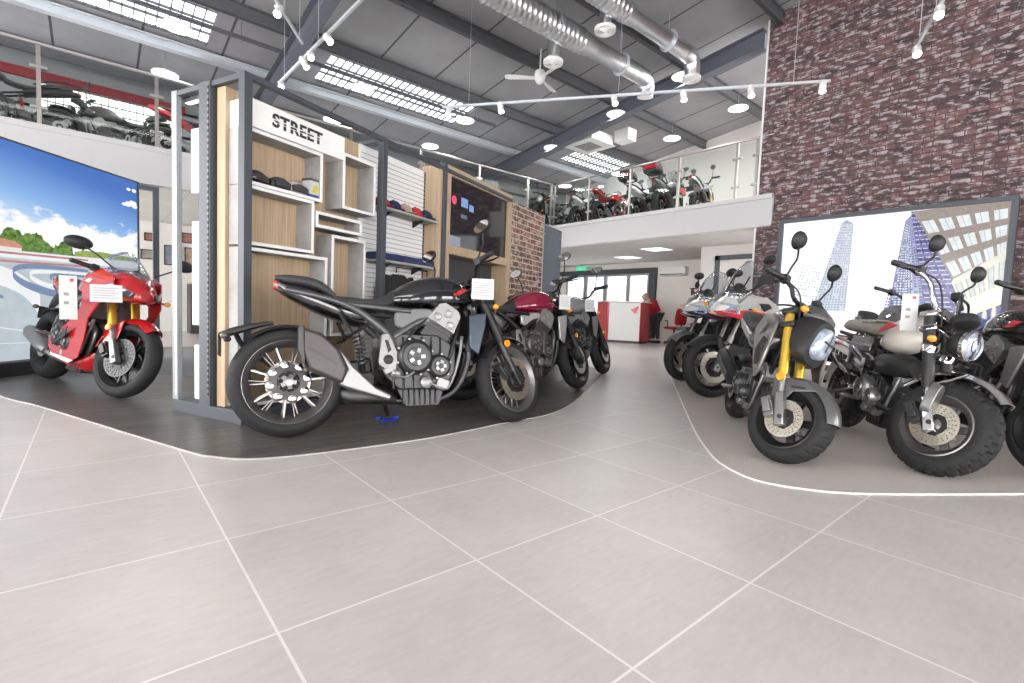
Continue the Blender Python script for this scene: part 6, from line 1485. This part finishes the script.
# ------------------------------------------------------------------ retro mini bike with balloon tyres
def retro(label, loc, yaw, lean=8, steer=34, hi=True, group=None):
    root = bike_root(label, loc, yaw, lean, group); I = Matrix(); Rw = .262
    cream = mat('cream_tank_paint', (.76,.72,.64), .2, ns=8, na=.03, coat=1); tan = mat('stone_seat_vinyl', (.30,.275,.24), .6, ns=200, na=.2, bump=.3); pearl = mat('dark_bronze_side_paint', (.15,.145,.14), .25, .6, ns=10, coat=.6)
    ax = V((1.155,0,Rw)); M = settle(steer_matrix(V((.95,0,.76)), 25, steer), ax, Rw, .135, lean)
    wheel(root, 'rear_wheel', (0,0,Rw), Rw, .145, .160, I, 's5', rim_grey, 'block', [(-.07,.10,.06)], hi=hi)
    wheel(root, 'front_wheel', ax, Rw, .135, .160, M, 's5', rim_grey, 'block', [(-.068,.115,.060)], hi=hi)
    fork(root, M, ax, (.915,0,.85), .088, alu_dark, chrome, .026, True, .30, refl=False, clamp_m=chrome)
    m = MB(M); a, t = V(ax), V((.915,0,.85)); d = (t-a).normalized()
    for s in (1,-1):
        q = a.lerp(t,.66)+V((-.025,s*.088,0)); MB(M).lathe([(.036,-.02),(.038,0),(.036,.02)], q, 'z', 16).build('fork_collar', chrome, root)
        m2 = MB(M); q = a.lerp(t,.22)+V((.012,s*.098,0)); m2.loft([(q.x-.03,q.z-.09,q.z+.09,.03,.03,3,q.y),(q.x+.02,q.z-.085,q.z+.08,.028,.028,3,q.y)], 14, smooth=0); m2.build('fork_guard', alu_mid, root, bev=.004)
    caliper(root, M, ax, -.08, alu_dark, .11, 165)
    fender(root, M, ax, Rw+.058, .105, 44, 146, chrome, lip=.03, stay=False)
    m = MB(M)
    for s in (1,-1): m.tube([V(ax)+V((-.20,s*.066,.22)), V(ax)+V((-.09,s*.08,.20)), V(ax)+V((.04,s*.075,.30))], .007, 6)
    m.build('fender_stay', chrome, root)
    bar, tips = handlebar(root, M, (.90,0,.90), .34, .165, .15, chrome)
    for s in (1,-1):
        e, d = tips[s]; b = e+d*.15+V((0,0,.012)); mirror(root, M, b, b+V((.03,s*.02,.15)), 'round', .05, m_=black_plastic)
    round_headlight(root, M, (1.10,0,.735), .083, .10, black_plastic, chrome)
    m = MB(M); m.lathe([(.03,-.05),(.062,-.035),(.066,0),(.06,.012)], (1.01,0,.875), 'z', 22, rotm=Matrix.Rotation(R(-30),3,'Y')); ins = m.build('instrument', black_plastic, root)
    m = MB(M); m.lathe([(.058,.0125),(.056,.015),(.004,.016)], (1.01,0,.875), 'z', 22, rotm=Matrix.Rotation(R(-30),3,'Y')); m.build('display', dash_m, ins)
    for s in (1,-1): indicator(root, M, (1.0,s*.09,.70), s, .05, chrome)
    m = MB(); m.loft([(.45,.66,.73,.08,.05,2.6),(.54,.62,.80,.135,.09,2.8),(.67,.605,.855,.165,.11,2.8),(.80,.625,.845,.145,.095,2.6),(.88,.68,.79,.07,.05,2.3)], 24, smooth=4); t = m.build('fuel_tank', cream, root, ang=60)
    for s in (1,-1):
        m = MB(); 
        for q in range(3): m.plate([(.80-.045*q,s*.168,.78-.01*q),(.71-.04*q,s*.172,.80-.02*q),(.66-.03*q,s*.174,.765-.02*q),(.74-.04*q,s*.174,.755-.01*q)], s*.006)
        m.build('winged_emblem', red_paint, t)
    m = MB(); m.lathe([(.035,0),(.036,.012),(.02,.02),(.004,.021)], (.68,0,.84), 'z', 18); m.build('filler_cap', chrome, t)
    m = MB(); m.loft([(-.14,.755,.80,.08,.07,3),(-.05,.735,.82,.125,.11,3),(.12,.725,.815,.14,.125,3),(.30,.715,.805,.14,.12,3),(.43,.71,.80,.11,.09,3),(.49,.72,.78,.07,.05,3)], 24, smooth=4); st = m.build('long_seat', tan, root, ang=60)
    m = MB()
    for k in range(9): x = -.02+k*.045; m.tube([(x,-.115,.80),(x,-.06,.822),(x,.06,.822),(x,.115,.80)], .006, 6, 3)
    m.build('seat_ribs', tan, st)
    for s in (1,-1):
        m = MB(); m.plate([(.42,s*.115,.70),(.18,s*.135,.705),(.14,s*.14,.60),(.28,s*.145,.545),(.44,s*.13,.60)], s*.018); m.build('side_cover', pearl, root, bev=.012)
        m = MB(); m.tube([(.90,s*.06,.54),(.86,s*.08,.54),(.64,s*.10,.535),(.58,s*.10,.535)], [.05,.07,.07,.05], 16); m.build('air_box', black_plastic, root)
    fender(root, I, (0,0,Rw), Rw+.075, .16, 60, 175, chrome, 'rear_fender', False, .03)
    m = MB(); m.tube([(.93,0,.80),(.75,0,.60),(.55,0,.52),(.40,0,.36)], .04, 10, 5)
    for s in (1,-1): m.tube([(.55,s*.08,.60),(.2,s*.10,.68),(-.15,s*.09,.72)], .014, 8, 4)
    m.build('frame', frame_blk, root)
    for s in (1,-1): rear_shock(root, (.02,s*.12,.28), (.14,s*.11,.66), sp=frame_blk, r=.028)
    engine(root, .58, .36, .74, .13, frame_blk, alu, alu_mid, 76, ncyl=1)
    headers(root, 1, 0, 0, [(.88,.38,1),(.90,.30,1),(.78,.26,1.4),(.55,.42,1.8),(.36,.53,1.85)], .085, .018, alu_dark)
    m = MB(); m.tube([(.42,-.15,.50),(.34,-.16,.53),(-.06,-.175,.60),(-.12,-.175,.61)], [.03,.052,.055,.035], 18); mf = m.build('muffler', black_plastic, root)
    m = MB(); m.loft([(.0,.54,.68,.012,.012,3,-.232),(.18,.49,.67,.016,.016,3,-.236),(.42,.43,.64,.016,.016,3,-.232),(.60,.42,.55,.012,.012,3,-.215)], 16); sh = m.build('heat_shield', chrome, mf)
    m = MB()
    for k in range(6): m.box((.08+k*.065,-.251,.595-k*.012), (.042,.006,.030), (0,12,0))
    m.build('shield_slot', black_plastic, sh)
    swingarm(root, (.40,0,.36), (0,0,Rw), .10, chrome, .055, .045); chain(root, (.44,0,.36), (0,0,Rw), .085, .03, .07)
    m = MB(); m.tube([(-.20,0,.66),(-.32,0,.60)], [.03,.02], 8); m.build('plate_arm', black_plastic, root); plate_holder(root, (-.34,0,.52))
    m = MB(); m.loft([(-.37,.61,.69,.05,.05,3),(-.31,.61,.69,.055,.055,3)], 14, smooth=0); m.build('tail_light', red_lens, root)
    for s in (1,-1):
        m = MB(); m.plate([(.44,s*.13,.40),(.50,s*.13,.38),(.47,s*.15,.26),(.40,s*.15,.27)], s*.014); m.build('foot_hanger', alu, root, bev=.005); peg(root, .46, .27, .15, s)
    side_stand(root, .42, .25, lean)
    return root, M
# ------------------------------------------------------------------ the display
near, NM, ft = roadster('black naked motorcycle with wide muffler nearest the camera, before the shelving', (-1.297,2.856), 26.4, spm=spoke_silver, rimm=rim_grey, shroud=mat('blue_grey_cowl', (.05,.062,.085), .3, .5, ns=10))
maroon = roadster('maroon-tanked naked motorcycle parked beyond the black one', (-.41,4.22), 41, 9, 20, tank=mat('maroon_candy_paint', (.20,.004,.03), .15, ns=10, na=.1, coat=1), shroud=rim_silver, side=rim_silver, single=False, style='s10', low_muffler=True, eng=mat('bronze_grey_cases', (.13,.12,.115), .4, .8, ns=50), rimm=rim_blk)[0]
third = roadster('silver-tanked naked motorcycle furthest along the left row, nearest the counter', (.22,5.48), 47, 9, 18, tank=mat('silver_tank_paint', (.36,.38,.40), .2, .5, ns=10, coat=1), shroud=grey_plastic, single=False, style='s10', low_muffler=True)[0]
sport, SM = sportbike('red fully faired sports motorcycle in front of the race track print', (-4.29,4.53), -30, 9, 17)
ps = R(0)
adventure('silver adventure motorcycle with red lower wedge and tall screen', (3.20,5.88), -143, 6, -30, pearl_silver, red_paint)
adventure('silver adventure motorcycle with navy lower wedge, furthest in the right row', (3.34,7.05), -143, 6, -14, pearl_silver, mat('navy_paint', (.02,.03,.09), .25, coat=.8), beak=mat('graphite_beak', (.16,.16,.165), .35, .4))
minibike('small street motorcycle with yellow fork and graphite mudguard', (1.82,3.94), -102, 8, 42)
retro('retro mini motorcycle with cream tank and knobbly balloon tyres', (2.565,3.765), -102.6)
black2, BM, _f = roadster('black naked motorcycle cut by the right edge of the photo', (3.30,3.9), -105, 8, 26, scale=.92, single=False, style='s10', mir=False)
roadster('dark naked motorcycle parked behind the cream-tanked mini, against the city print', (4.05,5.9), -105, 8, 22, single=False, style='s10', tank=grey_plastic, mir=False)
# upstairs
Z = 3.068
adventure('dark adventure motorcycle with orange wedge up on the left balcony', (-.38,10.75,Z), 40.4+180, 6, 5, black_plastic, mat('orange_paint', (.55,.09,.03), .25, coat=.8), hi=False, group='motorcycles on the left balcony')
roadster('dark grey naked motorcycle in the middle of the left balcony', (1.05,11.5,Z), 40.4+175, 6, 10, tank=graph, single=False, style='s10', hi=False, group='motorcycles on the left balcony')
sportbike('red sports motorcycle at the right of the left balcony, above the lit post', (.95,10.45,Z), 40.4+8, 6, 5, hi=False, group='motorcycles on the left balcony')
adventure('motorcycle with dark red top box standing above the screen wall', (10.3,11.7,Z), 40.4+150, 5, 5, rim_silver, red_paint, hi=False, box=True, group='motorcycles on the far balcony')
roadster('black naked motorcycle at the left end of the far balcony glass', (10.7,10.45,Z), 40.4+190, 5, 10, single=False, style='s10', hi=False, group='motorcycles on the far balcony')
adventure('white touring motorcycle second from left behind the far balcony glass', (10.1,9.35,Z), 40.4+15, 5, 5, white_plastic, slate, hi=False, group='motorcycles on the far balcony')
sportbike('red and black sports motorcycle in the middle of the far balcony', (10.0,8.5,Z), 40.4+10, 5, 5, hi=False, group='motorcycles on the far balcony')
adventure('white motorcycle with black top box right of the middle far balcony post', (10.25,7.55,Z), 40.4+8, 5, 5, white_plastic, red_paint, hi=False, box=True, group='motorcycles on the far balcony')
adventure('dark motorcycle with red-marked top box on the far balcony, nearest the white gable', (10.1,6.75,Z), 40.4+12, 5, 5, grey_plastic, red_paint, hi=False, box=True, group='motorcycles on the far balcony')
minibike('small silver motorcycle at the right end of the far balcony row', (10.2,5.9,Z), 40.4+14, 5, 5, hi=False, tankm=rim_silver, group='motorcycles on the far balcony')

# price cards
def card(name, label, p, w, h, yaw, tilt=0, red=False, lines=5, roll=0):
    root = thing(name, label, 'price card', p, (R(tilt),R(roll),yaw), 'price cards on the motorcycles')
    m = MB(); m.box((0,0,-h/2),(w,.002,h)); m.build('card', paper, root, smooth=False)
    for k in range(lines):
        m = MB(); lw = w*(.7 if k % 2 else .8); m.box((-(w*.8-lw)/2,-.0014,-h*(.2+.7*k/lines)),(lw,.0006,h*.032)); m.build('text_line', ink, root, smooth=False)
    if red:
        m = MB(); m.box((w*.22,-.0014,-h*.10),(w*.2,.0006,h*.07)); m.build('red_mark', red_ink, root, smooth=False)
        m = MB()
        for k in range(2): m.box((-w*.1,-.0014,-h*(.42+.2*k)),(w*.28,.0006,h*.07))
        m.build('photo_print', ink, root, smooth=False)
    m = MB(); m.tube([(0,0,0),(0,.004,.015),(0,.02,.03)], .001, 5, 2); m.build('string', black_plastic, root)
def old(x, y, z): q = tow(x, y); return (q[0], q[1], z)

CZ = -R(40.37)
card('price_card', 'square white price card at the handlebar of the near black motorcycle', old(-.205,3.25,1.0), .145, .135, CZ+R(6), lines=6)
bpy.context.view_layer.update(); SW = sport.matrix_world
card('hang_tag', 'tall white hang tag on the grip of the red sports bike', SW @ V((1.24,-.33,.93))+V((*tow(-.065,-.02),-.045)), .105, .33, CZ+R(30), red=True, lines=0)
card('price_card', 'wide white price card on the right flank of the red sports bike', SW @ V((1.44,-.25,.905))+V((*tow(.05,-.03),-.066)), .19, .13, CZ+R(30), lines=5)
card('price_card', 'small white price card on the maroon-tanked motorcycle', old(.49,4.72,.97), .105, .14, CZ, lines=5)
card('price_card', 'small white price card on the silver-tanked motorcycle', old(.93,6.0,.975), .115, .15, CZ, lines=5)
card('hang_tag', 'tall hang tag with red mark on the cream-tanked mini motorcycle', old(2.34,2.92,.99), .085, .22, CZ-R(12), red=True, lines=0)
bpy.context.view_layer.update()
q = near.matrix_world @ V(ft)
root = thing('stand_puck', 'blue pad under the side stand of the near black motorcycle', 'stand pad', (q.x, q.y, .0042))
m = MB(); m.lathe([(.055,0),(.06,.006),(.05,.012),(.02,.012)], axis='z', seg=24); m.build('pad', mat('blue_plastic', (.02,.05,.42), .4, ns=30), root)
m = MB()
for k in range(5): a = 2*PI*k/5; m.bar((.05*math.cos(a),.05*math.sin(a),.005),(.085*math.cos(a),.085*math.sin(a),.004),.03,.008,.02,.006,side=(0,0,1))
m.build('pad_foot', MATS['blue_plastic'], root)

m = MB(BM); m.loft([(1.22,.74,.96,.09,.08,3.5),(1.32,.70,.965,.125,.10,3.5),(1.42,.70,.93,.12,.09,3.5),(1.46,.73,.90,.10,.075,3)], 20, smooth=0); cw = m.build('headlight_cowl', gloss_blk, black2, ang=40)
for s in (1,-1):
    m = MB(BM)
    for q in range(3): m.plate([(1.26+.01*q,s*.124,.90-.022*q),(1.38-.01*q,s*.122,.86-.024*q),(1.36-.01*q,s*.124,.845-.022*q),(1.28,s*.126,.872-.02*q)], s*.006)
    m.build('winged_emblem', alu, cw)
# ------------------------------------------------------------------ light, camera
w = bpy.data.worlds.new('world'); SC.world = w; w.use_nodes = True
bg = w.node_tree.nodes['Background']; bg.inputs[0].default_value = (1.0,.985,.965,1); bg.inputs[1].default_value = 7.2
cam = bpy.data.cameras.new('camera'); co = bpy.data.objects.new('camera', cam); COL.objects.link(co); SC.camera = co
cam.sensor_width = 36; cam.sensor_fit = 'HORIZONTAL'; cam.lens = 492.3*36/1024; cam.clip_start = .05; cam.clip_end = 200
pt, rl = R(-3.592), R(2.225)
fw = Vector((0, math.cos(pt), math.sin(pt))); uu = Vector((0,-math.sin(pt), math.cos(pt))); xx = Vector((1,0,0))
rt = xx*math.cos(rl)+uu*math.sin(rl); uv = -xx*math.sin(rl)+uu*math.cos(rl)
Z = Matrix.Rotation(-R(40.37), 3, 'Z')
rt, uv, fw = Z @ rt, Z @ uv, Z @ fw
M = Matrix((rt, uv, -fw)).transposed().to_4x4(); M.translation = (0,0,.80); co.matrix_world = M
SC.view_settings.view_transform = 'Standard'; SC.view_settings.look = 'None'; SC.view_settings.gamma = 1; SC.view_settings.use_curve_mapping = False
SC.view_settings.exposure = 0.68
SC.cycles.use_denoising = True
SC.cycles.max_bounces = 8; SC.cycles.diffuse_bounces = 4; SC.cycles.transparent_max_bounces = 16
SC.cycles.sample_clamp_indirect = 6
